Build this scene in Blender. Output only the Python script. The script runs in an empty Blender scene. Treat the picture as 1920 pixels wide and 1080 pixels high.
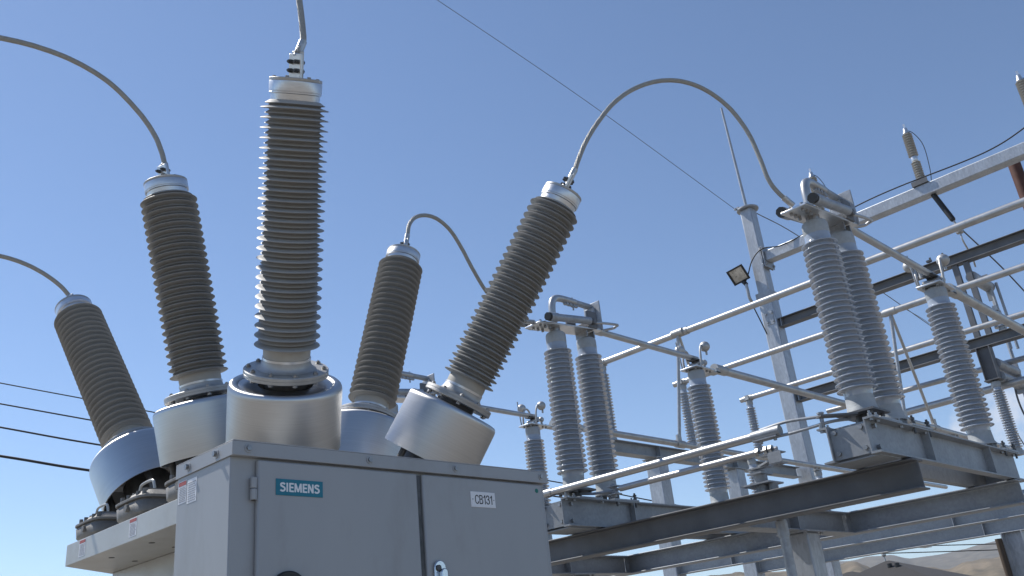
import bpy, math, random
from mathutils import Vector, Matrix, Quaternion
random.seed(7)
C = bpy.context.scene.collection
V = Vector
# ------------------------------------------------------------------ camera frame (recovered from the vanishing points)
FPX = 1666.42
YAW, PIT, ROL = 0.81730928, 0.401449414, -0.106564425
EYE = V((0, 0, 1.65))
_f = V((math.cos(PIT)*math.sin(YAW), math.cos(PIT)*math.cos(YAW), math.sin(PIT)))
_r = V((math.cos(YAW), -math.sin(YAW), 0)); _u = _r.cross(_f)
RT = math.cos(ROL)*_r + math.sin(ROL)*_u
UP = -math.sin(ROL)*_r + math.cos(ROL)*_u
FW = _f
def ray(x, y): return (x-960)/FPX*RT - (y-540)/FPX*UP + FW
def at(x, y, ax, v):
    d = ray(x, y); t = (v-EYE[ax])/d[ax]; return EYE + t*d
def on_plane(x, y, p, n):
    d = ray(x, y); return EYE + d*((p-EYE).dot(n)/d.dot(n))

# ------------------------------------------------------------------ materials
def new_mat(name):
    m = bpy.data.materials.new(name); m.use_nodes = True
    nt = m.node_tree; b = nt.nodes['Principled BSDF']
    return m, nt, b
def N(nt, t, **kw):
    n = nt.nodes.new(t)
    for k, v in kw.items():
        if k in n.inputs: n.inputs[k].default_value = v
        else: setattr(n, k, v)
    return n
def ramp(nt, fac, stops):
    r = nt.nodes.new('ShaderNodeValToRGB'); el = r.color_ramp.elements
    while len(el) < len(stops): el.new(0.5)
    for e, (p, c) in zip(el, stops):
        e.position = p; e.color = (c[0], c[1], c[2], 1)
    nt.links.new(fac, r.inputs['Fac']); return r.outputs['Color']
def coords(nt, scale=(1, 1, 1), kind='Object'):
    tc = nt.nodes.new('ShaderNodeTexCoord'); mp = nt.nodes.new('ShaderNodeMapping')
    mp.inputs['Scale'].default_value = scale
    nt.links.new(tc.outputs[kind], mp.inputs['Vector']); return mp.outputs['Vector']
def noise_mat(name, c0, c1, rough=(0.4, 0.6), metallic=0.0, scale=6, stretch=(1, 1, 1), detail=6, bump=0.0, bscale=60,
              stain=None, stain_scale=1.5, coat=0.0, spec=0.5, spangle=0.0):
    m, nt, b = new_mat(name); L = nt.links
    vec = coords(nt, stretch)
    n = N(nt, 'ShaderNodeTexNoise', Scale=scale, Detail=detail, Roughness=0.62); L.new(vec, n.inputs['Vector'])
    col = ramp(nt, n.outputs['Fac'], [(0.32, c0), (0.68, c1)])
    if spangle:
        vo = N(nt, 'ShaderNodeTexVoronoi', Scale=45.0); L.new(vec, vo.inputs['Vector'])
        hs = N(nt, 'ShaderNodeMix', data_type='RGBA', blend_type='OVERLAY'); hs.inputs[0].default_value = spangle
        bw = nt.nodes.new('ShaderNodeRGBToBW'); L.new(vo.outputs['Color'], bw.inputs[0])
        L.new(col, hs.inputs[6]); L.new(bw.outputs[0], hs.inputs[7]); col = hs.outputs[2]
    if stain:
        n3 = N(nt, 'ShaderNodeTexNoise', Scale=stain_scale, Detail=8.0, Roughness=0.7); L.new(vec, n3.inputs['Vector'])
        f = ramp(nt, n3.outputs['Fac'], [(0.52, (0, 0, 0)), (0.72, (1, 1, 1))])
        mx = N(nt, 'ShaderNodeMix', data_type='RGBA'); L.new(f, mx.inputs[0]); L.new(col, mx.inputs[6])
        mx.inputs[7].default_value = (*stain, 1); col = mx.outputs[2]
    L.new(col, b.inputs['Base Color'])
    n2 = N(nt, 'ShaderNodeTexNoise', Scale=scale*2.3, Detail=4.0); L.new(vec, n2.inputs['Vector'])
    mr = N(nt, 'ShaderNodeMapRange'); mr.inputs['To Min'].default_value = rough[0]; mr.inputs['To Max'].default_value = rough[1]
    L.new(n2.outputs['Fac'], mr.inputs['Value']); L.new(mr.outputs[0], b.inputs['Roughness'])
    b.inputs['Metallic'].default_value = metallic
    b.inputs['Coat Weight'].default_value = coat
    b.inputs['Specular IOR Level'].default_value = spec
    if bump:
        nb = N(nt, 'ShaderNodeTexNoise', Scale=bscale, Detail=3.0); L.new(vec, nb.inputs['Vector'])
        bp = N(nt, 'ShaderNodeBump', Strength=bump, Distance=0.01); L.new(nb.outputs['Fac'], bp.inputs['Height'])
        L.new(bp.outputs[0], b.inputs['Normal'])
    return m
def g(v, r=0, bl=0): return (v*(1+r), v, v*(1+bl))
M = {}
M['galv'] = noise_mat('galvanised steel', (.31, .325, .345), (.40, .42, .445), (.42, .6), .5, 5, stain=(.37, .385, .405), spangle=.14, bump=.05)
M['galv_mid'] = noise_mat('dull galvanised steel', (.28, .295, .312), (.36, .378, .395), (.48, .65), .4, 4, stain=(.26, .27, .28), stain_scale=2, spangle=.1, bump=.06)
M['galv_new'] = noise_mat('fresh galvanised steel', (.37, .39, .42), (.45, .475, .505), (.4, .55), .5, 4, (1, 1, .35), stain=(.34, .36, .385), stain_scale=2.2, spangle=.14, bump=.05)
M['galv_dark'] = noise_mat('shaded galvanised steel', g(.13, -.02, .04), g(.18, -.01, .04), (.5, .7), .3, 3, (1, 1, 1), stain=(.145, .142, .142), stain_scale=2, bump=.08)  # same galvanised steel, the beams' flange shade put into its base colour
M['steel_bolt'] = noise_mat('bolt steel', g(.25), g(.4), (.35, .5), .8, 30)
M['dark_hw'] = noise_mat('dark hardware', g(.06), g(.12), (.4, .6), .5, 20)
M['black'] = noise_mat('black plastic', g(.012), g(.02), (.4, .55), 0, 20)
M['alu_cast'] = noise_mat('cast aluminium', (.40, .395, .385), (.50, .495, .48), (.42, .6), .7, 8, bump=.12, bscale=120, stain=(.35, .34, .325))
M['alu_pipe'] = noise_mat('aluminium tube', (.42, .418, .412), (.52, .516, .508), (.34, .46), .8, 5, (1, 1, 1), stain=(.36, .35, .338), stain_scale=6)
M['galv_rod'] = noise_mat('galvanised pipe', g(.42), g(.52), (.34, .46), .75, 5, (1, .4, 1), stain=(.33, .325, .32), stain_scale=5)
M['alu_cap'] = noise_mat('machined aluminium', (.60, .60, .60), (.74, .74, .74), (.28, .42), .9, 10, (1, 1, 4), stain=(.5, .49, .47))
M['porcelain'] = noise_mat('grey glazed porcelain', (.33, .37, .43), (.37, .41, .465), (.05, .10), 0, 4, coat=.8, stain=(.315, .35, .405), stain_scale=4)
M['cement_cap'] = noise_mat('galvanised cast cap', (.33, .35, .36), (.44, .455, .46), (.55, .75), .25, 9, bump=.15, bscale=90, stain=(.30, .32, .32), stain_scale=5)
M['composite'] = noise_mat('brown grey composite', (.30, .294, .28), (.35, .343, .328), (.48, .6), 0, 3, (1, 1, 1), stain=(.325, .315, .298), stain_scale=3, spec=.4)
M['composite_pale'] = noise_mat('pale composite neck', (.36, .34, .30), (.42, .40, .36), (.5, .6), 0, 5)
M['composite_pole'] = noise_mat('arrester polymer', (.33, .32, .295), (.39, .375, .345), (.5, .6), 0, 6)
M['paint'] = noise_mat('light grey enamel', (.33, .337, .345), (.36, .365, .37), (.34, .46), 0, 2.4, (1, 1, .35), bump=.03, bscale=400, stain=(.285, .282, .272), stain_scale=1.9)
M['tray'] = noise_mat('pale grey tray steel', (.42, .42, .40), (.50, .50, .475), (.35, .5), .15, 2.5, stain=(.38, .36, .32), stain_scale=1.8, bump=.03)
M['cast_grey'] = noise_mat('cast box grey', (.16, .152, .14), (.22, .21, .195), (.5, .7), .3, 14, bump=.25, bscale=90)
M['cable'] = noise_mat('stranded aluminium conductor', (.30, .29, .265), (.40, .385, .35), (.45, .6), .4, 60, bump=.3, bscale=250)
M['lug'] = noise_mat('compression lug', (.36, .36, .35), (.62, .61, .60), (.3, .5), .8, 25, bump=.2, bscale=40)
M['line'] = noise_mat('black line wire', g(.01), g(.02), (.5, .6), 0, 3)
M['thinwire'] = noise_mat('grey steel wire', g(.10), g(.16), (.4, .6), .3, 3)
M['teal'] = noise_mat('teal sign enamel', (.0, .155, .225), (.003, .175, .245), (.3, .4), 0, 2)
M['white'] = noise_mat('white plate', (.72, .72, .74), (.78, .78, .79), (.35, .5), 0, 2)
M['letter_white'] = noise_mat('white lettering', (.74, .75, .76), (.80, .80, .81), (.35, .5), 0, 2)
M['ink'] = noise_mat('black lettering', g(.012), g(.02), (.4, .5), 0, 2)
M['grey_ink'] = noise_mat('grey print', (.30, .30, .32), (.45, .45, .47), (.5, .6), 0, 60)
M['red'] = noise_mat('red label header', (.38, .08, .07), (.45, .11, .09), (.5, .6), 0, 10)
M['chrome'] = noise_mat('chrome', g(.62), g(.7), (.12, .22), 1, 5)
M['green'] = noise_mat('green dot', (.0, .13, .10), (.0, .16, .12), (.4, .5), 0, 5)
M['rust'] = noise_mat('rusty brown steel', (.060, .021, .013), (.10, .036, .021), (.6, .8), .1, 3, bump=.1)
M['wood'] = noise_mat('weathered pole wood', (.05, .035, .025), (.09, .065, .045), (.8, .9), 0, 3, (6, 6, .4), bump=.3)
M['reflector'] = noise_mat('lamp reflector', (.30, .29, .26), (.62, .60, .55), (.2, .4), .6, 7)
M['shingle'] = noise_mat('dark shingles', (.035, .032, .030), (.055, .050, .046), (.8, .95), 0, 14, (1, 1, 3), bump=.4, bscale=60)
M['stucco'] = noise_mat('tan stucco', (.36, .31, .25), (.42, .37, .30), (.8, .95), 0, 8, bump=.2)
M['gravel'] = noise_mat('pale gravel', (.19, .172, .148), (.29, .265, .23), (.85, .95), 0, 22, bump=.5, bscale=40)
# brushed aluminium of the pots: fine rings round the axis
def brushed():
    m, nt, b = new_mat('brushed aluminium'); L = nt.links
    vec = coords(nt, (2.5, 2.5, 150))
    n = N(nt, 'ShaderNodeTexNoise', Scale=1.0, Detail=5.0, Roughness=.7); L.new(vec, n.inputs['Vector'])
    col = ramp(nt, n.outputs['Fac'], [(.28, (.50, .50, .498)), (.72, (.59, .59, .588))]); L.new(col, b.inputs['Base Color'])
    v2 = coords(nt, (1, 1, 1)); n2 = N(nt, 'ShaderNodeTexNoise', Scale=5.0, Detail=6.0); L.new(v2, n2.inputs['Vector'])
    mr = N(nt, 'ShaderNodeMapRange'); mr.inputs['To Min'].default_value = .34; mr.inputs['To Max'].default_value = .50
    L.new(n2.outputs['Fac'], mr.inputs['Value']); L.new(mr.outputs[0], b.inputs['Roughness'])
    b.inputs['Metallic'].default_value = 1.0
    b.inputs['Anisotropic'].default_value = .72
    tg = nt.nodes.new('ShaderNodeTangent'); tg.direction_type = 'RADIAL'; tg.axis = 'Z'; L.new(tg.outputs[0], b.inputs['Tangent'])
    bp = N(nt, 'ShaderNodeBump', Strength=.07, Distance=.002); L.new(n.outputs['Fac'], bp.inputs['Height']); L.new(bp.outputs[0], b.inputs['Normal'])
    return m
M['brushed'] = brushed()
def hill_mat(name, a, b_, c):
    m, nt, b = new_mat(name); L = nt.links
    vec = coords(nt, (1, 1, 1))
    n = N(nt, 'ShaderNodeTexNoise', Scale=.02, Detail=10.0, Roughness=.68); L.new(vec, n.inputs['Vector'])
    col = ramp(nt, n.outputs['Fac'], [(.30, a), (.52, b_), (.72, c)])
    L.new(col, b.inputs['Base Color']); b.inputs['Roughness'].default_value = .95
    return m
M['hill'] = hill_mat('dry brown hills', (.07, .065, .045), (.17, .135, .09), (.25, .20, .14))
M['mountain'] = hill_mat('dry mountains', (.07, .07, .06), (.13, .115, .09), (.19, .165, .13))

# ------------------------------------------------------------------ mesh builder
class MB:
    def __init__(s, mat=None):
        s.v = []; s.f = []; s.cuts = []; s.objs = []; s.M = mat or Matrix.Identity(4)
    def add(s, vs, fs):
        o = len(s.v); s.v += [tuple(s.M @ V(p)) for p in vs]; s.f += [tuple(i+o for i in f) for f in fs]; return s
    def box(s, c, d, rot=None):
        cx, cy, cz = c; x, y, z = d[0]/2, d[1]/2, d[2]/2
        vs = [V((sx*x, sy*y, sz*z)) for sz in (-1, 1) for sy in (-1, 1) for sx in (-1, 1)]
        if rot: vs = [rot @ p for p in vs]
        return s.add([p+V(c) for p in vs], [(0, 2, 3, 1), (4, 5, 7, 6), (0, 1, 5, 4), (2, 6, 7, 3), (0, 4, 6, 2), (1, 3, 7, 5)])
    def bb(s, a, b): return s.box([(a[i]+b[i])/2 for i in range(3)], [abs(b[i]-a[i]) for i in range(3)])
    def lathe(s, prof, seg=32, cap=True):     # prof: (r, z) along local z; first and last may be closed by caps
        vs = []; fs = []
        for r, z in prof:
            for k in range(seg):
                a = 2*math.pi*k/seg; vs.append((r*math.cos(a), r*math.sin(a), z))
        n = len(prof)
        for i in range(n-1):
            for k in range(seg):
                k2 = (k+1) % seg; fs.append((i*seg+k, i*seg+k2, (i+1)*seg+k2, (i+1)*seg+k))
        if cap:
            fs.append(tuple(range(seg))[::-1]); fs.append(tuple((n-1)*seg+k for k in range(seg)))
        return s.add(vs, fs)
    def cyl(s, a, b, r, seg=16, r2=None):
        a = V(a); b = V(b); d = b-a; L = d.length
        q = d.to_track_quat('Z', 'Y').to_matrix().to_4x4()
        old = s.M; s.M = old @ Matrix.Translation(a) @ q
        s.lathe([(r, 0), (r if r2 is None else r2, L)], seg); s.M = old; return s
    def sphere(s, c, r, seg=16):
        n = seg//2; old = s.M; s.M = old @ Matrix.Translation(V(c))
        s.lathe([(max(r*math.sin(math.pi*i/n), 1e-4), -r*math.cos(math.pi*i/n)) for i in range(n+1)], seg, False); s.M = old; return s
    def tube(s, pts, r, seg=12, cap=True, lobes=0, twist=0):
        pts = [V(p) for p in pts]; n = len(pts); vs = []; fs = []
        t0 = (pts[1]-pts[0]).normalized(); ref = V((0, 0, 1)) if abs(t0.z) < .9 else V((1, 0, 0))
        nrm = (ref - t0*ref.dot(t0)).normalized(); dist = 0
        for i, p in enumerate(pts):
            t = (pts[min(i+1, n-1)]-pts[max(i-1, 0)]).normalized()
            nrm = (nrm - t*nrm.dot(t)).normalized(); bi = t.cross(nrm)
            if i: dist += (p-pts[i-1]).length
            rr = r[i] if isinstance(r, (list, tuple)) else r
            for k in range(seg):
                a = 2*math.pi*k/seg
                q = rr*(1+(.07*math.cos(lobes*a+twist*dist) if lobes else 0))
                vs.append(p+nrm*q*math.cos(a)+bi*q*math.sin(a))
        for i in range(n-1):
            for k in range(seg):
                k2 = (k+1) % seg; fs.append((i*seg+k, i*seg+k2, (i+1)*seg+k2, (i+1)*seg+k))
        if cap: fs.append(tuple(range(seg))[::-1]); fs.append(tuple((n-1)*seg+k for k in range(seg)))
        return s.add(vs, fs)
    def cut(s): s.cuts.append((len(s.v), len(s.f))); return s      # ends one piece; build() makes an object of each
    def hex(s, a, b, r): return s.cyl(a, b, r, 6)
    def extrude(s, poly, a, b, side, up):     # 2-D polygon (u along side, v along up) swept from a to b
        a = V(a); b = V(b); side = V(side); up = V(up); n = len(poly)
        vs = [a+side*u+up*w for u, w in poly]+[b+side*u+up*w for u, w in poly]
        fs = [(i, (i+1) % n, n+(i+1) % n, n+i) for i in range(n)]+[tuple(range(n))[::-1], tuple(range(n, 2*n))]
        return s.add(vs, fs)
    def ibeam(s, a, b, h, w, tf=.012, tw=.009, side=None, up=(0, 0, 1)):   # a, b on the beam's centre line
        d = (V(b)-V(a)).normalized(); up = V(up); side = V(side) if side else d.cross(up).normalized()
        H = h/2; x = w/2; q = tw/2; k = .008
        poly = [(-x, -H), (x, -H), (x, -H+tf), (q+k, -H+tf), (q, -H+tf+k), (q, H-tf-k), (q+k, H-tf), (x, H-tf), (x, H), (-x, H), (-x, H-tf), (-q-k, H-tf), (-q, H-tf-k), (-q, -H+tf+k), (-q-k, -H+tf), (-x, -H+tf)]
        return s.extrude(poly, a, b, side, up)
    def channel(s, a, b, h, w, sgn, tf=.011, tw=.008):   # web on the centre line, flanges towards sgn*side
        d = (V(b)-V(a)).normalized(); up = V((0, 0, 1)); side = d.cross(up).normalized()*sgn; H = h/2
        poly = [(0, -H), (w, -H), (w, -H+tf), (tw, -H+tf*1.4), (tw, H-tf*1.4), (w, H-tf), (w, H), (0, H)]
        return s.extrude(poly, a, b, side, up)
    def build(s, name, mat, parent=None, bevel=0, sharp=32):
        if s.cuts:
            if s.cuts[-1][0] < len(s.v): s.cut()
            v0 = f0 = 0
            for v1, f1 in s.cuts:
                p = MB(); p.v = s.v[v0:v1]; p.f = [tuple(i-v0 for i in f) for f in s.f[f0:f1]]
                s.objs.append(p.build(name, mat, parent, bevel, sharp)); v0, f0 = v1, f1
            return s.objs[0]
        me = bpy.data.meshes.new(name); me.from_pydata(s.v, [], s.f); me.update()
        me.polygons.foreach_set('use_smooth', [True]*len(me.polygons)); me.set_sharp_from_angle(angle=math.radians(sharp))
        me.materials.append(mat if not isinstance(mat, str) else M[mat])
        o = bpy.data.objects.new(name, me); C.objects.link(o)
        if parent: o.parent = parent
        s.objs = [o]
        if bevel:
            bv = o.modifiers.new('bevel', 'BEVEL'); bv.width = bevel; bv.segments = 2; bv.limit_method = 'ANGLE'; bv.angle_limit = math.radians(40)
            bv.harden_normals = False
        return o
def tag(o, label, cat, group=None, kind='thing'):
    if label: o['label'] = label
    if cat: o['category'] = cat
    if group: o['group'] = group
    if kind: o['kind'] = kind
    return o
def empty(name, loc, label, cat, group=None, quat=None):
    o = bpy.data.objects.new(name, None); C.objects.link(o); o.location = loc; o.empty_display_size = .1; o['kind'] = 'thing'
    if quat is not None: o.rotation_mode = 'QUATERNION'; o.rotation_quaternion = quat
    return tag(o, label, cat, group)
def copy_tree(o, parent=None):
    c = o.copy(); C.objects.link(c)
    if parent: c.parent = parent
    for ch in list(o.children): copy_tree(ch, c)
    return c
def structure(o): o['kind'] = 'structure'; return o
def smooth(pts, n=10):
    pts = [V(p) for p in pts]; P_ = [2*pts[0]-pts[1]]+pts+[2*pts[-1]-pts[-2]]; out = []
    for i in range(1, len(P_)-2):
        a, b, c, d = P_[i-1:i+3]
        for k in range(n):
            t = k/n
            out.append(.5*((2*b)+(c-a)*t+(2*a-5*b+4*c-d)*t*t+(3*b-a-3*c+d)*t**3))
    return out+[pts[-1]]
GLYPH = {   # stroke letters: advance, list of (width factor, smooth?, points)
 'S': (.72, [(1, 1, [(.575, .80), (.50, .88), (.37, .918), (.24, .905), (.135, .845), (.108, .74), (.16, .635), (.30, .565), (.44, .495), (.55, .405), (.57, .27), (.51, .155), (.39, .09), (.25, .083), (.13, .12), (.055, .185)])]),
 'I': (.34, [(1, 0, [(.13, 0), (.13, 1)])]),
 'E': (.63, [(1, 0, [(.11, 0), (.11, 1)]), (.9, 0, [(.11, .08), (.56, .08)]), (.9, 0, [(.11, .51), (.52, .51)]), (.9, 0, [(.11, .92), (.56, .92)])]),
 'M': (.98, [(1, 0, [(.10, 0), (.12, 1)]), (.95, 0, [(.14, .97), (.45, .05)]), (.95, 0, [(.45, .05), (.76, .97)]), (1, 0, [(.78, 1), (.80, 0)])]),
 'N': (.80, [(1, 0, [(.11, 0), (.11, 1)]), (1.05, 0, [(.13, .97), (.60, .03)]), (1, 0, [(.62, 0), (.62, 1)])]),
 'C': (.76, [(1, 1, [(.64, .72), (.60, .84), (.49, .93), (.36, .94), (.22, .88), (.12, .73), (.095, .5), (.12, .27), (.22, .12), (.36, .06), (.49, .07), (.60, .16), (.645, .30)])]),
 'B': (.74, [(1, 0, [(.12, 0), (.12, 1)]), (1, 1, [(.12, .945), (.36, .945), (.50, .92), (.56, .85), (.57, .76), (.55, .66), (.48, .58), (.36, .545), (.12, .545)]), (1, 1, [(.13, .54), (.38, .54), (.53, .50), (.61, .40), (.62, .29), (.60, .17), (.52, .085), (.38, .055), (.12, .055)])]),
 '1': (.50, [(1, 0, [(.33, 0), (.33, 1)]), (.9, 1, [(.31, .96), (.25, .86), (.16, .78), (.06, .73)])]),
 '3': (.70, [(1, 1, [(.09, .72), (.13, .86), (.22, .93), (.33, .945), (.46, .91), (.53, .82), (.535, .71), (.49, .60), (.40, .545), (.27, .53)]), (1, 1, [(.27, .535), (.42, .52), (.54, .44), (.585, .31), (.56, .17), (.46, .08), (.33, .055), (.20, .075), (.11, .15), (.07, .29)])])}
def lettering(name, body, mat, x, y, z, h, w, stroke, parent):
    """stroke letters standing on the x-z plane at depth y, facing -y"""
    adv = sum(GLYPH[c][0] for c in body); kx = w/adv; m = MB(); cur = 0; q = 0
    for c in body:
        a, strokes = GLYPH[c]
        for wf, sm, pts in strokes:
            P_ = [V((p[0], p[1], 0)) for p in pts]
            if sm: P_ = smooth(P_, 5)
            P_ = [V(((cur+p.x)*kx, p.y*h, 0)) for p in P_]; n = len(P_); hw = stroke*wf/2; L = []; R = []
            for i, p in enumerate(P_):
                t = (P_[min(i+1, n-1)]-P_[max(i-1, 0)]).normalized(); nn = V((-t.y, t.x, 0)); L.append(p+nn*hw); R.append(p-nn*hw)
            f = y-.0006-q*.00003; q += 1; vs = []
            for yy in (f, y):
                vs += [(x+p.x, yy, z+p.y) for p in L]+[(x+p.x, yy, z+p.y) for p in R]
            fs = []
            for i in range(n-1):
                fs += [(i, n+i, n+i+1, i+1), (2*n+i, 2*n+i+1, 3*n+i+1, 3*n+i), (i, i+1, 2*n+i+1, 2*n+i), (n+i, 3*n+i, 3*n+i+1, n+i+1)]
            fs += [(0, 2*n, 3*n, n), (n-1, 2*n-1, 4*n-1, 3*n-1)]
            m.add(vs, fs)
        cur += a
    return child_at(m, name, mat, parent)

# ------------------------------------------------------------------ ground, hills, sky
def build_setting():
    gm = MB(); R0 = 9000
    gm.add([(-R0, -R0, 0), (R0, -R0, 0), (R0, R0, 0), (-R0, R0, 0)], [(0, 1, 2, 3)])
    structure(gm.build('ground', 'gravel'))
    def ridge(name, mat, prof, r0, r1, seed, wob, lobes):
        rnd = random.Random(seed)
        az = []; 
        for px, py in prof:
            d = ray(px, py); az.append((math.atan2(d.x, d.y), d.z/math.hypot(d.x, d.y)))
        az.sort(); a0, a1 = az[0][0], az[-1][0]
        ph = [(rnd.uniform(0, 6.3), rnd.uniform(.5, 1)) for _ in range(12)]
        def el(a):
            if a <= a0: return az[0][1]
            for (x0, y0), (x1, y1) in zip(az, az[1:]):
                if a <= x1:
                    t = (a-x0)/(x1-x0+1e-9); t = t*t*(3-2*t); return y0+(y1-y0)*t
            return az[-1][1]
        na, nr = 360, 46; A0, A1 = a0-.55, a1+.5
        vs = []; fs = []
        for i in range(na+1):
            a = A0+(A1-A0)*i/na; e = el(a)
            side = 1.0
            if a < a0: side = max(0, 1-(a0-a)/.55)
            if a > a1: side = max(0.2, 1-(a-a1)/.8)
            for j in range(nr+1):
                t = j/nr; rr = r0+(r1-r0)*t
                crest = math.sin(math.pi*min(1, t*1.0))**1.15
                gul = 0
                for k, (p, w) in enumerate(ph):
                    f = lobes*(1.0+k*.9); gul += w*abs(math.sin(f*a*9+p+t*(2+k*.7)+.8*math.sin(f*a*4+p*2)))/(1.3+k)
                top = r0+(r1-r0)*.5
                z = e*top*side*crest*(1-wob*(1-crest*.9)*(gul-.6))*(1 if t < .5 else 1)
                vs.append((rr*math.sin(a), rr*math.cos(a), z-3+(1.65*crest)))
        for i in range(na):
            for j in range(nr):
                o = i*(nr+1)+j; fs.append((o, o+nr+1, o+nr+2, o+1))
        m = MB(); m.add(vs, fs); return structure(m.build(name, mat, sharp=180))
    ridge('hills', 'hill', [(1000, 1092), (1200, 1086), (1300, 1076), (1390, 1066), (1440, 1063), (1500, 1058), (1560, 1052), (1600, 1046), (1625, 1053), (1645, 1066), (1668, 1064), (1700, 1049), (1735, 1054), (1775, 1058), (1812, 1046), (1850, 1041), (1900, 1032), (1960, 1026)], 700, 1500, 3, .55, 2.2)
    ridge('mountains', 'mountain', [(1000, 1096), (1300, 1085), (1500, 1066), (1580, 1048), (1625, 1040), (1665, 1036), (1710, 1041), (1750, 1036), (1800, 1026), (1850, 1014), (1890, 1006), (1930, 1002), (1990, 990)], 2600, 5200, 9, .5, 1.3)
    hz = MB(); hz.bb((-6000, -6000, -5), (6000, 6000, HTOP))
    o = hz.build('haze', 'white'); m, nt, b = new_mat('haze air'); nt.nodes.remove(b)
    pv = nt.nodes.new('ShaderNodeVolumePrincipled'); pv.inputs['Density'].default_value = HAZE; pv.inputs['Color'].default_value = (.84, .88, .95, 1)
    pv.inputs['Anisotropy'].default_value = .2
    nt.links.new(pv.outputs[0], nt.nodes['Material Output'].inputs['Volume'])
    o.data.materials.clear(); o.data.materials.append(m); o['kind'] = 'stuff'
HAZE = 0.00009; HTOP = 400
build_setting()

# ------------------------------------------------------------------ circuit breaker: six tilted bushings
def shed_profile(z0, z1, n, core, R, Rs, lip=.0045):
    prof = [(core, z0)]; pitch = (z1-z0)/n
    for i in range(n):
        for big in (1, 0):
            zc = z0+pitch*(i+(.18 if big else .66)); rr = R if big else Rs
            k = (rr-core)
            prof += [(core, zc-.0075), (core+.006, zc-.0035), (core+k*.5, zc-.0015), (rr-.003, zc-.001), (rr, zc+.0012), (rr-.003, zc+lip), (core+k*.5, zc+.0095), (core+.007, zc+.0135), (core, zc+.018)]
    prof.append((core, z1)); return prof
def make_bushing(label):
    root = empty('bushing', (0, 0, 0), label, 'bushing', 'tilted breaker bushings')
    m = MB(); m.lathe(shed_profile(.118, 1.402, 25, .127, .172, .151), 56); ins = m.build('shed_stack', 'composite', root, sharp=50)
    m = MB(); m.lathe([(.1225, .062), (.124, .085), (.124, .1), (.1225, .119)], 48); m.build('insulator_neck', 'composite_pale', root)
    m = MB(); m.lathe([(.118, .0), (.158, .001), (.141, .009), (.132, .022), (.127, .038), (.1262, .0495), (.118, .0497)], 48); m.build('flange_collar', 'alu_cast', root)
    m = MB(); m.lathe([(.118, .050), (.1278, .050), (.1278, .063), (.118, .0655)], 48); m.build('collar_band', 'alu_cap', root)
    m = MB(); m.lathe([(.10, -.040), (.219, -.040), (.2235, -.036), (.2235, -.0215), (.2215, -.0205), (.2215, -.0185), (.2235, -.0175), (.2235, -.004), (.220, 0), (.10, 0)], 56)
    fl = m.build('flange', 'alu_cast', root)
    m = MB()
    for k in range(10):
        a = 2*math.pi*(k+.5)/10; x, y = .198*math.cos(a), .198*math.sin(a)
        m.hex((x, y, -.001), (x, y, .011), .0135); m.cyl((x, y, .011), (x, y, .017), .007, 8); m.hex((x, y, -.039), (x, y, -.054), .0135); m.cut()
    m.build('flange_bolt', 'steel_bolt', fl)
    m = MB(); m.lathe([(.122, 1.399), (.1225, 1.405), (.124, 1.432), (.1315, 1.436), (.1315, 1.441), (.1295, 1.443), (.1295, 1.445), (.1325, 1.447), (.1325, 1.493), (.1305, 1.497), (.12, 1.498)], 48)
    m.build('top_cap', 'alu_cap', root)
    m = MB(); m.lathe([(.05, 1.4975), (.131, 1.4975), (.1325, 1.500), (.1325, 1.511), (.130, 1.5135), (.05, 1.515)], 48); lid = m.build('cap_plate', 'alu_cast', root)
    m = MB()
    for k in range(6):
        a = math.pi*k/3+.3; m.hex((.108*math.cos(a), .108*math.sin(a), 1.513), (.108*math.cos(a), .108*math.sin(a), 1.522), .010); m.cut()
    m.build('cap_bolt', 'steel_bolt', lid)
    m = MB(); m.box((-.006, 0, 1.575), (.016, .075, .125)); tp = m.build('terminal_pad', 'alu_cap', root, .002)
    m = MB()
    for y in (-.02, .02):
        for z in (1.553, 1.597):
            m.cyl((-.044, y, z), (.034, y, z), .0065, 8); m.hex((-.028, y, z), (-.0142, y, z), .0125); m.hex((-.036, y, z), (-.030, y, z), .011); m.hex((.0182, y, z), (.028, y, z), .0125); m.cut()
    m.build('pad_bolt', 'dark_hw', tp)
    m = MB(); m.box((.010, 0, 1.585), (.0150, .068, .135)); m.build('cable_lug', 'lug', root, .003)
    # aluminium pot with a rolled rim and an open lower end
    r = .301
    m = MB(); m.lathe([(.145, -.092), (.150, -.089), (.235, -.087), (.247, -.089), (.254, -.081), (.262, -.077), (.272, -.076), (.285, -.079), (.294, -.087), (.299, -.098), (r, -.112), (r+.002, -.43), (r-.004, -.43), (r-.006, -.115), (.27, -.088), (.15, -.096)], 72, False)
    m.build('shroud', 'brushed', root, sharp=40)
    m = MB(); m.lathe([(.116, -.039), (.116, -.3), (.15, -.31), (.15, -.56)], 32); m.build('turret', 'dark_hw', root)
    m = MB()
    for k in range(4):
        a = math.pi/4+math.pi/2*k; m.cyl((.235*math.cos(a), .235*math.sin(a), -.10), (.235*math.cos(a), .235*math.sin(a), -.6), .019, 12); m.cut()
    m.build('support_stud', 'dark_hw', root)
    return root
BX = 3.056
BUSH = {}
proto = None
POLES = [(4.0, -.74, 3.242, 4.51), (4.955, -.07, 3.372, 4.706), (5.93, .74, 3.245, 4.50)]
BL = {(0, -1): 'nearest bushing, almost upright above the cabinet corner, its cable leaving the top of the picture',
      (0, 1): 'large bushing leaning right over the cabinet, with the longest looping cable',
      (1, -1): 'second bushing from the left, leaning left, its cable arching to the left edge',
      (1, 1): 'smaller bushing leaning right in the gap between the two largest bushings',
      (2, -1): 'leftmost and farthest bushing, leaning left above the tray with the cast boxes',
      (2, 1): 'bushing almost wholly hidden behind the nearest upright bushing'}
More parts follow.
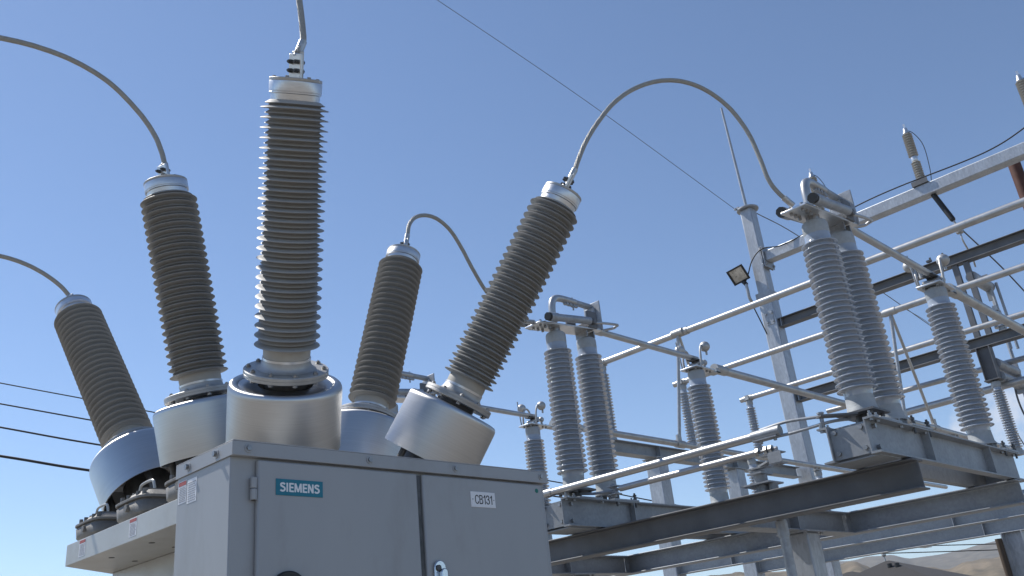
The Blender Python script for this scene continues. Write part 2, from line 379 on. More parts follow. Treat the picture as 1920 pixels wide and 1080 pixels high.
for i, (yb, dy, zb, zt) in enumerate(POLES):
    for s in (-1, 1):
        base = V((BX+s*.621, yb, zb)); top = V((BX+s*(1.018, .961, .845 if s < 0 else .96)[i], yb+dy, zt))
        o = make_bushing(BL[0, -1]) if proto is None else copy_tree(proto)
        if proto is None: proto = o
        o['label'] = BL[i, s]
        o.location = base; o.rotation_mode = 'QUATERNION'
        ax = (top-base).normalized()
        q = ax.to_track_quat('Z', 'Y') if False else V((0, 0, 1)).rotation_difference(ax)
        o.rotation_quaternion = q @ Quaternion((0, 0, 1), math.radians(18 if s < 0 else -35))
        sc = (top-base).length/1.515; o.scale = (1, 1, sc)
        BUSH[i, s] = (base, top, ax)

# ------------------------------------------------------------------ breaker frame: hidden tanks, tray in front
fr = empty('breaker_frame', (2.1, 4.4, 0), 'pale grey steel breaker frame whose long tray carries the cast boxes at the left', 'frame')
def child_at(m, name, mat, root, bevel=0):
    m.build(name, mat, None, bevel)
    top = root.parent is None
    for o in m.objs:
        o.parent = root
        if top: o.matrix_parent_inverse = Matrix.Translation(-root.location)
    return m.objs[0]
TX = 1.9
m = MB(); m.extrude([(TX, 3.42), (TX+.42, 3.42), (TX+.40, 5.76), (TX, 5.44)], (0, 0, 2.415), (0, 0, 2.532), (1, 0, 0), (0, 1, 0)); tray = child_at(m, 'tray', 'tray', fr, .003)
m = MB(); m.bb((TX+.37, 3.5, 1.9), (TX+1.9, 5.70, 2.4145)); child_at(m, 'housing', 'tray', fr, .004)
m = MB()
for y in (3.7, 4.1, 4.6, 5.1):
    m.cyl((TX+.12, y, 2.4135), (TX+.12, y, 2.416), .016, 12); m.cut(); m.cyl((TX+.30, y+.12, 2.4135), (TX+.30, y+.12, 2.416), .016, 12); m.cut()
child_at(m, 'drain_hole', 'black', tray)
m = MB()
for y in (3.7, 5.0):
    for x in (TX+.6, TX+1.7): m.bb((x-.06, y-.06, 0), (x+.06, y+.06, 1.9)); m.cut()
child_at(m, 'leg', 'galv', fr)
for i, (yb, dy, zb, zt) in enumerate(POLES):
    ax = BUSH[i, -1][2]; c = V((BX, yb, zb))-V((0, ax.y, ax.z)).normalized()*.82
    m = MB(); m.cyl(c-V((.5, 0, 0)), c+V((.5, 0, 0)), .22, 32); child_at(m, 'tank', 'alu_cast', fr)
m = MB(); m.tube(smooth([(TX+.3, 5.0, 2.2), (TX+.33, 4.4, 2.22), (TX+.3, 4.0, 2.1), (TX+.3, 3.9, 1.7)]), .014); child_at(m, 'conduit', 'rust', fr)

def sticker(parent, o0, ux, uy, w, h, nrm, k=0):
    """white label with red header and unreadable print, lying on a plane"""
    o0 = V(o0); ux = V(ux); uy = V(uy); nrm = V(nrm)
    def quad(m, a, b, c, d, lift):
        p = [o0+ux*a+uy*c+nrm*lift, o0+ux*b+uy*c+nrm*lift, o0+ux*b+uy*d+nrm*lift, o0+ux*a+uy*d+nrm*lift]
        q = [x-nrm*.0008 for x in p]
        m.add(p+q, [(0, 1, 2, 3), (0, 4, 5, 1), (1, 5, 6, 2), (2, 6, 7, 3), (3, 7, 4, 0)])
    m = MB(); quad(m, 0, w, 0, h, .001); st = child_at(m, 'warning_label', 'white', parent)
    rnd = random.Random(k)
    if k >= 0:
        m = MB(); quad(m, w*.04, w*.96, h*.79, h*.97, .002); child_at(m, 'label_header', 'red', st)
    m = MB(); n = 9
    for i in range(n):
        y = h*(.07+(.68 if k >= 0 else .85)*i/n); x = w*.10
        while x < w*.86:
            l = w*rnd.uniform(.05, .2); quad(m, x, min(x+l, w*.92), y, y+h*.035, .002); x += l+w*.04
    child_at(m, 'label_print', 'grey_ink', st)
for y in (3.93, 4.60, 5.25):
    sticker(fr, (TX, y, 2.437), (0, -1, 0), (0, 0, 1), .085, .09, (-1, 0, 0), k=int(y*10))

# three cast junction boxes on the tray
def make_box():
    root = empty('junction_box', (0, 0, 0), '', 'junction box', 'cast boxes on the tray')
    m = MB(); lv = [(.15, .10, 0), (.185, .13, .03), (.19, .135, .085), (.19, .135, .087), (.176, .122, .089), (.176, .122, .097), (.196, .14, .099), (.196, .14, .113), (.172, .118, .118), (.13, .085, .15)]
    vs = []; fs = []; seg = 24
    for a, b, z in lv:
        for k in range(seg):
            t = 2*math.pi*k/seg; c, s_ = math.cos(t), math.sin(t); p = .45
            vs.append((b*math.copysign(abs(c)**p, c), a*math.copysign(abs(s_)**p, s_), z))
    for i in range(len(lv)-1):
        for k in range(seg): k2 = (k+1) % seg; fs.append((i*seg+k, i*seg+k2, (i+1)*seg+k2, (i+1)*seg+k))
    fs += [tuple(range(seg))[::-1], tuple((len(lv)-1)*seg+k for k in range(seg))]
    m.add(vs, fs)
    for y in (-.10, -.03, .045, .11): m.box((0, y, .142), (.17, .016, .035))
    m.build('casting', 'cast_grey', root, .003, 40)
    m = MB()
    for x in (-.10, .10):
        for y in (-.135, -.06, .06, .135): m.hex((x, y, .112), (x, y, .150), .012); m.cut()
    for y in (-.02,): m.cyl((-.12, y, .065), (-.147, y, .066), .02, 14); m.cut()
    m.build('bolt', 'cast_grey', root)
    m = MB(); m.tube(smooth([(-.03, -.10, .14), (-.03, -.085, .19), (-.03, -.055, .212), (-.03, .055, .212), (-.03, .085, .19), (-.03, .10, .14)], 5), .0075, 10); m.build('handle', 'tray', root)
    return root
jb = None
for (y, x, sc, lb) in ((at(180, 985, 2, 2.6).y+.10, 2.045, .92, 'grey cast junction box with bail handle at the far left end of the tray'),
                       (4.70, 2.05, 1.0, 'grey cast junction box with bail handle in the middle of the tray'),
                       (4.12, 2.05, 1.0, 'grey cast junction box on the tray, mostly cut off by the cabinet corner')):
    o = make_box() if jb is None else copy_tree(jb)
    if jb is None: jb = o
    o.location = (x, y, 2.533); o.scale = (sc, sc, sc); o['label'] = lb

# ------------------------------------------------------------------ control cabinet
cab = empty('control_cabinet', (2.37, 3.13, 0), 'light grey two door control cabinet with teal name sign in the foreground', 'cabinet')
X0, X1, Y0, Y1, ZT = 1.548, 3.195, 2.90, 3.345, 2.501
m = MB(); m.bb((X0+.006, Y0+.028, .12), (X1-.006, Y1-.006, 2.47)); body = child_at(m, 'body', 'paint', cab, .004)
# lid: top sheet with turned-down skirt and small lip
m = MB()
m.bb((X0, Y0, ZT-.004), (X1, Y1, ZT)); m.bb((X0, Y0, ZT-.056), (X1, Y0+.003, ZT-.0045)); m.bb((X0, Y0+.0035, ZT-.056), (X0+.003, Y1, ZT-.0045)); m.bb((X1-.003, Y0+.0035, ZT-.056), (X1, Y1, ZT-.0045)); m.bb((X0+.0035, Y1-.003, ZT-.056), (X1-.0035, Y1, ZT-.0045))
m.bb((X0+.004, Y0+.0035, ZT-.056), (X1-.004, Y0+.024, ZT-.053))
lid = child_at(m, 'lid', 'paint', cab, .0012)
m = MB(); w = MB()
for x in (X0+.062, X0+.60, X0+1.06, X1-.045):
    m.hex((x, Y0-.0005, ZT-.028), (x, Y0-.009, ZT-.028), .0105); w.cyl((x, Y0+.0005, ZT-.028), (x, Y0-.003, ZT-.028), .0165, 20); m.cut(); w.cut()
for y in (3.02, 3.24):
    m.hex((X0-.0005, y, ZT-.028), (X0-.014, y, ZT-.028), .0105); w.cyl((X0+.0005, y, ZT-.028), (X0-.003, y, ZT-.028), .0165, 20); m.cut(); w.cut()
o = child_at(m, 'lid_bolt', 'steel_bolt', cab); o = child_at(w, 'washer', 'paint', cab)
DZ = 2.436
def door(x0, x1, nm='door'):
    m = MB(); m.bb((x0, Y0+.004, .2), (x1, Y0+.027, DZ)); return child_at(m, nm, 'paint', cab, .007)
dl = door(1.652, 2.392); dr = door(2.420, 3.150)
m = MB(); m.bb((2.396, Y0+.015, .2), (2.416, Y0+.0275, DZ-.005)); child_at(m, 'door_seal', 'dark_hw', cab)
for z in (2.372-.0415, 1.0):
    m = MB(); m.cyl((1.639, Y0+.012, z-.041), (1.639, Y0+.012, z-.001), .011, 14); m.cyl((1.639, Y0+.012, z+.001), (1.639, Y0+.012, z+.041), .011, 14); m.bb((1.629, Y0+.004, z-.041), (1.650, Y0+.02, z-.0015)); m.bb((1.629, Y0+.004, z+.0015), (1.650, Y0+.02, z+.041))
    child_at(m, 'hinge', 'paint', cab, .002)
# right-hand concealed hinge slot, green dot
m = MB(); m.tube(smooth([(3.163, Y0+.027, 2.395), (3.168, Y0+.027, 2.37), (3.168, Y0+.027, 2.32), (3.163, Y0+.027, 2.30)], 4), .0022, 6); child_at(m, 'hinge_slot', 'paint', cab)
m = MB(); m.cyl((3.115, Y0+.0045, 2.405), (3.115, Y0+.0025, 2.405), .0105, 20); child_at(m, 'green_dot', 'green', cab)
# name sign
sx0, sx1, sz0, sz1 = 1.724, 1.925, 2.311, 2.371
m = MB(); m.bb((sx0, Y0+.0012, sz0), (sx1, Y0+.0045, sz1)); sg = child_at(m, 'name_sign', 'teal', cab, .0006)
lettering('sign_lettering', 'SIEMENS', 'letter_white', sx0+.016, Y0+.0011, sz0+.0135, .033, .172, .0068, sg)
cx0, cx1, cz0, cz1 = 2.687, 2.834, 2.311, 2.379
m = MB(); m.bb((cx0, Y0+.0008, cz0), (cx1, Y0+.0045, cz1)); tg_ = child_at(m, 'number_plate', 'white', cab, .0008)
lettering('plate_number', 'CB131', 'ink', cx0+.0225, Y0+.0007, cz0+.014, .040, .108, .0042, tg_)
m = MB()
for x in (cx0+.010, cx1-.010): m.cyl((x, Y0+.001, (cz0+cz1)/2), (x, Y0-.0012, (cz0+cz1)/2), .0026, 10); m.cut()
child_at(m, 'rivet', 'steel_bolt', tg_)
# chrome swing handle on the right door, black oval latch on the left door
m = MB(); hx, hz = 2.478, 2.02
def stadium(x, z0, z1, r, n=10):
    return [(x+r*math.cos(math.pi*k/n), z1+r*math.sin(math.pi*k/n)) for k in range(n+1)]+[(x+r*math.cos(math.pi+math.pi*k/n), z0+r*math.sin(math.pi+math.pi*k/n)) for k in range(n+1)]
m.extrude(stadium(hx, 1.80, 2.052, .031), (0, Y0+.0045, 0), (0, Y0-.010, 0), (1, 0, 0), (0, 0, 1)); hd = child_at(m, 'door_handle', 'chrome', cab, .004)
m = MB(); m.extrude(stadium(hx+.006, 1.80, 2.032, .017), (0, Y0-.0105, 0), (0, Y0-.030, 0), (1, 0, 0), (0, 0, 1)); child_at(m, 'handle_grip', 'chrome', cab, .004)
m = MB(); m.cyl((hx-.012, Y0-.0105, 2.052), (hx-.012, Y0-.016, 2.052), .012, 16); child_at(m, 'lock_barrel', 'dark_hw', cab)
m = MB()
el = [(1.775+.068*math.cos(2*math.pi*k/36), 1.985+.058*math.sin(2*math.pi*k/36)) for k in range(36)]
m.extrude(el, (0, Y0+.0045, 0), (0, Y0-.012, 0), (1, 0, 0), (0, 0, 1)); child_at(m, 'latch_cup', 'black', cab, .005)
sticker(cab, (X0+.006, 3.325, 2.345), (0, -1, 0), (0, 0, 1), .065, .085, (-1, 0, 0), k=4)
sticker(cab, (X0+.006, 3.253, 2.335), (0, -1, 0), (0, 0, 1), .075, .09, (-1, 0, 0), k=-1)

# ------------------------------------------------------------------ disconnect switches
SX1, SX2, SX3 = 5.90, 6.335, 8.17
BZ0, BZ1 = 2.655, 2.89
def post_insulator(parent, x, z0, z1, rcore=.094, R=.1285, n=26, capr=.094, name='post_insulator', cap_h=.115, base_h=.135, y=0, mat='porcelain'):
    """z0 bottom of the base casting, z1 top of the cap"""
    o = MB(Matrix.Translation((x, y, 0))); a = z0+base_h; b = z1-cap_h
    prof = [(rcore, a-.02), (rcore*1.03, a+.005)]; pit = (b-a-.06)/n
    for i in range(n):
        zc = a+.03+pit*i; f = 1.06-.06*i/n
        rr = R*f; c = rcore*f
        prof += [(c, zc-.006), (c+.006, zc-.001), (c+(rr-c)*.5, zc-.0015), (rr-.0065, zc-.0058), (rr-.003, zc-.0052), (rr-.0006, zc-.003), (rr, zc-.0004), (rr-.0009, zc+.002), (rr-.004, zc+.0042), (c+(rr-c)*.5, zc+.0105), (c+.006, zc+.0165), (c, zc+.023)]
    prof += [(rcore, b-.02), (rcore*.96, b+.02)]
    o.lathe(prof, 44); ins = o.build(name, mat, parent, sharp=48)
    o = MB(Matrix.Translation((x, y, 0))); o.lathe([(capr*.72, b-.004), (capr*.93, b-.004), (capr, b+.012), (capr, z1-.03), (capr*.95, z1-.012), (capr*.8, z1), (capr*.3, z1+.002)], 32); o.build('metal_cap', 'cement_cap', ins)
    o = MB(Matrix.Translation((x, y, 0))); o.lathe([(capr*1.02, z0), (capr*1.16, z0), (capr*1.16, z0+.012), (capr*1.05, z0+.03), (capr*1.0, a-.03), (capr*1.0, a-.006), (capr*.9, a+.002), (capr*.8, a+.002)], 32); o.build('metal_base', 'cement_cap', ins)
    return ins
def make_switch():
    root = empty('disconnect_switch', (0, 0, 0), '', 'disconnect switch', 'air break switches on the steel rack')
    bx0, bx1 = 5.56, 8.42
    m = MB(); m.channel((bx0, .125, (BZ0+BZ1)/2), (bx1, .125, (BZ0+BZ1)/2), BZ1-BZ0, .07, -1); m.channel((bx0, -.125, (BZ0+BZ1)/2), (bx1, -.125, (BZ0+BZ1)/2), BZ1-BZ0, .07, 1)
    m.bb((bx0+.03, -.124, BZ0+.012), (bx0+.04, .124, BZ1-.03)); m.bb((bx1-.04, -.124, BZ0+.012), (bx1-.03, .124, BZ1-.012))
    m.bb((bx0+.045, -.16, BZ0-.0095), (bx0+.36, .16, BZ0-.0005))
    for x in (SX2+.12, SX3-.5): m.bb((x, -.1875, BZ0+.0115), (x+.012, -.1335, BZ1-.0115)); m.bb((x, .1335, BZ0+.0115), (x+.012, .1875, BZ1-.0115))
    bm = m.build('base_beam', 'galv_mid', root)
    m = MB()
    for x in (bx0+.02, bx0+.12, SX1+.14, SX2-.08, SX2+.12, SX3-.14, SX3+.14):
        for y in (-.168, .168): m.hex((x, y, BZ1), (x, y, BZ1+.020), .014); m.hex((x, y, BZ1-.011), (x, y, BZ1-.028), .014); m.cyl((x, y, BZ1+.02), (x, y, BZ1+.036), .008, 8); m.cut()
    for z in (BZ0+.05, BZ1-.05):
        for y in (-.09, .09): m.hex((bx0+.03, y, z), (bx0+.012, y, z), .016); m.cut()
        m.hex((bx0+.10, -.133, z), (bx0+.10, -.158, z), .016); m.cut()
    m.build('beam_bolt', 'steel_bolt', bm)
    m = MB(); m.bb((SX1-.17, -.19, BZ1+.0005), (SX1+.13, .19, BZ1+.012)); m.cut(); m.bb((SX2-.16, -.20, BZ1+.0005), (SX2+.19, .20, BZ1+.014)); m.cut(); m.bb((SX3-.15, -.20, BZ1+.0005), (SX3+.19, .20, BZ1+.014)); m.build('mounting_plate', 'galv', root)
    # rotating insulator with its shaft and crank arm
    m = MB(); m.cyl((SX1, 0, BZ1+.012), (SX1, 0, BZ1+.085), .055, 20); m.cyl((SX1, 0, BZ1-.12), (SX1, 0, BZ1), .06, 16); m.build('bearing', 'dark_hw', root)
    m = MB(); m.bb((SX1-.14, -.13, BZ1+.0855), (SX1+.13, .13, BZ1+.0995))
    arm = m
    arm.extrude([(-.035, -.006), (.035, -.006), (.035, .006), (-.035, .006)], (SX1-.13, .0, BZ1+.078), (SX1-.34, .16, BZ1+.078), (.6, .8, 0), (0, 0, 1))
    for x in (-.09, .09):
        for y in (-.09, .09): arm.hex((SX1+x, y, BZ1+.066), (SX1+x, y, BZ1+.085), .015)
    arm.build('crank_arm', 'galv_dark', root)
    post_insulator(root, SX1, BZ1+.10, 4.445)
    # fixed insulators on two-leg pedestals
    for x in (SX2, SX3):
        post_insulator(root, x, BZ1+.085, 4.465 if x == SX2 else 4.43)
        m = MB()
        for y in (-.07, .07): m.bb((x-.055, y-.02, BZ1+.0145), (x+.055, y+.02, BZ1+.0845)); m.cut()
        m.build('pedestal', 'galv_dark', root)
        m = MB()
        for y in (-.185, .185):
            for dx in (-.11, .15): m.cyl((x+dx, y, BZ1-.05), (x+dx, y, BZ1+.075), .009, 8); m.hex((x+dx, y, BZ1+.0145), (x+dx, y, BZ1+.032), .017); m.hex((x+dx, y, BZ1+.045), (x+dx, y, BZ1+.06), .017); m.cut()
        m.build('levelling_stud', 'dark_hw', root)
    # hinge end
    h = MB()
    h.extrude([(-.10, -.008), (.10, -.008), (.10, .008), (-.10, .008)], (5.60, 0, 4.470), (6.50, 0, 4.560), (0, 1, 0), (0, 0, 1))
    hp = h.build('hinge_plate', 'alu_cap', root, .003)
    m = MB(); m.cyl((SX1, 0, 4.44), (SX1, 0, 4.50), .05, 16); m.cut(); m.bb((SX2-.06, -.07, 4.466), (SX2-.045, .07, 4.535)); m.cut(); m.bb((SX2+.045, -.07, 4.466), (SX2+.06, .07, 4.535))
    for x in (5.66, 5.72, 5.78):
        for y in (-.045, .045): m.cut(); m.hex((x, y, 4.45), (x, y, 4.515), .013)
    m.build('plate_bolt', 'steel_bolt', hp)
    for y in (-.128, .128):
        x1 = 6.27 if y < 0 else 6.22
        m = MB(); m.cyl((5.735, y, 4.530), (x1, y, 4.598), .036, 20); m.cyl((5.70, y, 4.526), (5.80, y, 4.538), .043, 20); tb = m.build('spring_tube', 'galv', root)
        m = MB(); m.cyl((5.672, y, 4.5225), (5.6995, y, 4.526), .040, 8); m.build('end_plug', 'black', tb)
    m = MB(); m.tube(smooth([(5.90, 0, 4.49), (5.895, 0, 4.60), (5.898, 0, 4.70), (5.915, 0, 4.765), (5.955, 0, 4.805), (6.02, 0, 4.822), (6.12, 0, 4.826), (6.24, 0, 4.826)], 6), .034, 18)
    cp = m.build('contact_arm', 'alu_pipe', root)
    m = MB(); m.cyl((6.24, 0, 4.826), (6.56, 0, 4.824), .030, 18); m.bb((6.08, -.012, 4.775), (6.27, .012, 4.80)); 
    for x in (6.11, 6.16, 6.21): m.hex((x, -.02, 4.787), (x, .02, 4.787), .013)
    m.cyl((6.21, 0, 4.74), (6.21, 0, 4.87), .009, 8); m.build('arm_extension', 'galv', root)
    m = MB(); m.bb((6.47, -.115, 4.55), (6.485, .085, 4.86)); m.bb((6.44, -.06, 4.60), (6.4695, .06, 4.80)); m.build('end_plate', 'galv', root, .004)
    m = MB(); m.bb((6.27, -.115, 4.545), (6.40, -.09, 4.715)); m.bb((6.20, .09, 4.56), (6.33, .115, 4.69)); m.bb((6.28, -.0895, 4.56), (6.39, .0895, 4.61)); m.hex((6.30, -.12, 4.60), (6.30, -.095, 4.60), .02); m.hex((6.37, -.12, 4.60), (6.37, -.095, 4.60), .02); m.cyl((6.33, -.15, 4.60), (6.33, .15, 4.60), .028, 14)
    m.build('hinge_box', 'galv_dark', root, .006)
    m = MB(); m.tube(smooth([(6.27, -.10, 4.585), (6.45, -.13, 4.61), (6.68, -.135, 4.635), (6.71, -.10, 4.635), (6.70, -.06, 4.625), (6.54, .0, 4.585)], 5), .013, 10); m.build('shunt_loop', 'alu_pipe', root)
    m = MB(); m.cyl((6.50, 0, 4.585), (8.235, 0, 4.575), .031, 20); m.cyl((6.46, 0, 4.585), (6.60, 0, 4.585), .040, 16); bl = m.build('blade', 'alu_pipe', root)
    m = MB(); m.bb((8.10, -.045, 4.545), (8.25, .045, 4.562)); m.bb((8.20, -.05, 4.5), (8.26, .05, 4.56)); m.build('blade_tip', 'dark_hw', bl)
    # jaw end: plate, two uprights, two corona balls, outgoing clamp
    m = MB(); m.bb((8.03, -.11, 4.436), (8.40, .11, 4.452)); m.bb((8.14, -.06, 4.4535), (8.22, .06, 4.49)); jp = m.build('jaw_plate', 'alu_cap', root, .003)
    m = MB()
    for x in (8.08, 8.15, 8.30, 8.36):
        for y in (-.06, .06): m.hex((x, y, 4.42), (x, y, 4.472), .013); m.cut()
    m.cyl((8.20, -.09, 4.51), (8.20, .09, 4.51), .028, 14); m.build('jaw_bolt', 'steel_bolt', jp)
    for y in (-.115, .115):
        m = MB(); m.tube(smooth([(8.13, y*.9, 4.44), (8.135, y, 4.53), (8.15, y, 4.62), (8.18, y, 4.685), (8.23, y, 4.70), (8.27, y, 4.66), (8.27, y, 4.60)], 5), .0125, 10); m.build('jaw_finger', 'alu_cast', root)
        m = MB(); m.sphere((8.25, y*1.05, 4.69) if y < 0 else (8.17, .155, 4.715), .058, 20); m.build('corona_ball', 'alu_cast', root)
    m = MB(); m.sphere((8.31, -.04, 4.535), .036, 16); m.cyl((8.31, -.04, 4.452), (8.31, -.04, 4.51), .014, 8); m.build('corona_ball', 'alu_cast', root)
    m = MB(); m.cyl((8.10, .115, 4.44), (8.06, .115, 4.78), .008, 8); m.build('arcing_rod', 'galv', root)
    return root
sw = make_switch()
SWL = ['largest nearest grey porcelain disconnect switch, at the right end of the dark beam',
       'grey porcelain disconnect switch with a post pair just right of the control cabinet',
       'far disconnect switch mostly hidden by bushings, last post at the cabinet edge']
YP = [2.42, 5.05, 7.57]
for i, y in enumerate(YP):
    o = sw if i == 0 else copy_tree(sw)
    o.location = (0, y, 0); o['label'] = SWL[i]

# interphase operating rods, drive shaft and crank
def thing_mesh(m, name, mat, label, cat, group=None, bevel=0):
    return tag(m.build(name, mat, None, bevel), label, cat, group)
r0 = empty('operating_rod', (5.6, 4, 2.97), 'long bright steel rod linking the middle switch crank to the nearest switch', 'rod')
m = MB(); m.cyl((5.62, 5.10, 2.965), (5.62, 3.06, 2.965), .030, 18); m.cyl((5.62, 5.14, 2.965), (5.62, 5.06, 2.965), .036, 16); child_at(m, 'rod_tube', 'galv_rod', r0)
m = MB(); m.cyl((5.62, 3.12, 2.965), (5.62, 2.90, 2.965), .037, 18); m.bb((5.58, 3.10, 2.924), (5.66, 2.92, 2.933))
for y in (3.06, 2.95): m.hex((5.62, y, 2.925), (5.62, y, 2.905), .012)
child_at(m, 'rod_sleeve', 'galv', r0)
m = MB()
for dz, s_ in ((.035, 1), (-.03, -1)):
    m.tube(smooth([(5.62, 3.05, 2.965+dz), (5.63, 2.86, 2.965+dz*1.3), (5.66, 2.70, 2.965+dz), (5.70, 2.56, 2.965+dz*.6), (5.80, 2.47, 2.965+dz*.4)], 5), .011, 8)
m.cyl((5.685, 2.62, 2.90), (5.685, 2.62, 3.02), .014, 10)
for z in (2.905, 2.94, 2.985, 3.01): m.hex((5.685, 2.62, z), (5.685, 2.62, z+.012), .024)
child_at(m, 'rod_clevis', 'galv', r0)
r1 = empty('operating_rod', (6.1, 4.4, 2.97), 'shorter lower steel rod from the middle switch to the crank above the dark beam', 'rod')
m = MB(); m.cyl((5.98, 4.62, 2.93), (5.98, 3.31, 2.93), .026, 18); child_at(m, 'rod_tube', 'galv_rod', r1)
m = MB(); m.cyl((5.98, 3.33, 2.93), (5.98, 3.14, 2.93), .012, 10)
for y in (3.30, 3.23, 3.19): m.hex((5.98, y+.012, 2.93), (5.98, y-.012, 2.93), .032)
m.bb((5.95, 3.27, 2.885), (6.01, 3.15, 2.897)); child_at(m, 'threaded_end', 'steel_bolt', r1)
m = MB(); m.tube([(5.98, 4.60, 2.93), (5.98, 4.72, 2.925), (5.96, 4.9, 2.94), (5.90, 5.0, 2.955)], .012, 8); m.cyl((5.98, 4.68, 2.87), (5.98, 4.68, 2.98), .014, 10); m.bb((5.94, 4.64, 2.89), (6.02, 4.73, 2.899)); m.bb((5.94, 4.64, 2.955), (6.02, 4.73, 2.964))
for z in (2.875, 2.91, 2.945, 2.97): m.hex((5.98, 4.70, z), (5.98, 4.70, z+.012), .022)
child_at(m, 'rod_clevis', 'galv', r1)
dm = empty('drive_crank', (6.12, 3.42, 2.64), 'galvanised crank mechanism and vertical drive pipe standing at the dark front beam', 'crank')
m = MB(); m.cyl((6.16, 3.42, 2.66), (6.16, 3.42, 2.83), .05, 18); m.bb((6.05, 3.30, 2.72), (6.27, 3.54, 2.732)); m.bb((6.07, 3.36, 2.80), (6.25, 3.48, 2.812)); child_at(m, 'bearing', 'galv', dm)
m = MB(); m.bb((6.09, 3.30, 2.84), (6.17, 3.48, 2.852)); m.extrude([(-.03, -.007), (.03, -.007), (.03, .007), (-.03, .007)], (6.13, 3.38, 2.855), (5.98, 3.15, 2.862), (.8, -.55, 0), (0, 0, 1)); m.bb((5.93, 3.10, 2.81), (6.02, 3.20, 2.818)); m.bb((5.93, 3.10, 2.89), (6.02, 3.20, 2.898)); m.bb((5.925, 3.095, 2.8185), (5.933, 3.2, 2.8895)); m.cyl((5.98, 3.15, 2.80), (5.98, 3.15, 2.93), .014, 10)
for z in (2.805, 2.87, 2.90): m.hex((5.98, 3.15, z), (5.98, 3.15, z+.012), .022)
child_at(m, 'crank_arm', 'galv', dm)
m = MB(); m.cyl((6.16, 3.33, 2.72), (6.16, 3.33, .4), .036, 20); m.cyl((6.16, 3.33, 2.44), (6.16, 3.33, 2.33), .043, 20); child_at(m, 'drive_pipe', 'galv', dm)

# ------------------------------------------------------------------ steel rack below the switches
def beam(a, b, h, w, mat, label, stiff=(), name='steel_beam', group=None, tf=.013):
    a = V(a); b = V(b); root = empty(name, (a+b)/2, label, 'beam', group)
    m = MB(); m.ibeam(a, b, h, w, tf); child_at(m, 'rolled_section', mat, root, .0045)
    d = (b-a).normalized(); up = V((0, 0, 1)); s = d.cross(up)
    if stiff:
        m = MB()
        for t, sd in stiff:
            c = a+d*t; m.extrude([(.0055*1, -h/2+tf+.0005), (w/2-.004, -h/2+tf+.0005), (w/2-.004, h/2-tf-.0005), (.0055, h/2-tf-.0005)], c-d*.005, c+d*.005, s*sd, up); m.cut()
        child_at(m, 'stiffener', 'galv', root)
    return root
FZ = (2.445+2.643)/2; FH = .198
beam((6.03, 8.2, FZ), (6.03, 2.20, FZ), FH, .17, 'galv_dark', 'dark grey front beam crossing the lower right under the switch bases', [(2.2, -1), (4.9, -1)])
beam((8.12, 8.2, FZ+.007), (8.12, 2.22, FZ+.007), FH-.004, .17, 'galv_mid', 'galvanised rear beam of the switch rack, seen just below the dark front beam', [(8.2-3.70, 1), (8.2-6.30, 1)])
for y, t in ((3.735, 'nearer'), (6.30, 'farther')):
    beam((6.11, y, 2.548), (8.03, y, 2.548), .186, .17, 'galv_mid', {'nearer': 'short cross beam joining front and rear beams on top of the big square column', 'farther': 'short cross beam at lower left of the rack, against the cabinet edge'}[t], [(.95, 1)])
def column(x, y, z1, w, label, mat='galv_new', plate=True, name='steel_column'):
    root = empty(name, (x, y, 0), label, 'column')
    m = MB(); m.bb((x-w/2, y-w/2, .02), (x+w/2, y+w/2, z1-.014)); child_at(m, 'shaft', mat, root, .012)
    if plate:
        m = MB(); m.bb((x-w/2-.05, y-w/2-.03, z1-.0135), (x+w/2+.05, y+w/2+.03, z1)); child_at(m, 'cap_plate', 'galv', root)
        m = MB()
        for sx in (-1, 1):
            for sy in (-1, 1): q = (x+sx*(w/2+.03), y+sy*(w/2+.005), z1-.014); m.hex(q, (q[0], q[1], z1-.03), .015); m.cut()
        child_at(m, 'plate_bolt', 'steel_bolt', root)
    m = MB(); m.bb((x-w/2-.1, y-w/2-.1, 0), (x+w/2+.1, y+w/2+.1, .02)); child_at(m, 'base_plate', 'galv', root)
    return root
column(7.20, 3.735, 2.4545, .22, 'square galvanised column under the switch rack with a slanting shadow on its face')
column(7.20, 6.30, 2.4545, .22, 'square galvanised column at the lower left of the rack beside the cabinet')

# far support row: cross beam on columns, carrying the three bus posts
YE = 8.9; BUSX = [11.5, 13.85, 16.2]; BUSZ = 6.24
beam((11.2, YE, 4.79), (17.55, YE, 4.79), .21, .20, 'galv_mid', 'far galvanised beam carrying the small bus insulators behind the middle switch', [(1.45, 1), (3.9, 1)])
for x, lb in ((12.63, 'left galvanised column under the far bus beam, seen between middle switch posts'), (15.1, 'right galvanised column under the far bus beam, behind a middle switch post')):
    column(x, YE, 4.684, .27, lb)
beam((12.63, 8.76, 2.885), (12.63, -2, 2.885), .25, .17, 'galv_mid', 'long galvanised beam below the rack, upper of the two behind the rear beam', [(4.4, 1), (1.0, 1)])
beam((15.1, 8.76, 2.90), (15.1, -2, 2.90), .25, .17, 'galv_mid', 'lowest long galvanised beam, behind all others of the rack, above the house roof', [(3.95, 1), (1.0, 1)])
hc = empty('steel_column', (15.1, 4.42, 0), 'galvanised wide flange column at the bottom right corner under the lowest beam', 'column')
m = MB(); m.ibeam((15.1, 4.42, 0), (15.1, 4.42, 2.774), .30, .30, .016, .012, side=(1, 0, 0), up=(0, 1, 0)); child_at(m, 'shaft', 'galv_new', hc)
m = MB(); m.cyl((14.90, 4.60, 0), (14.90, 4.60, 2.7), .05, 12); child_at(m, 'conduit', 'wood', hc)

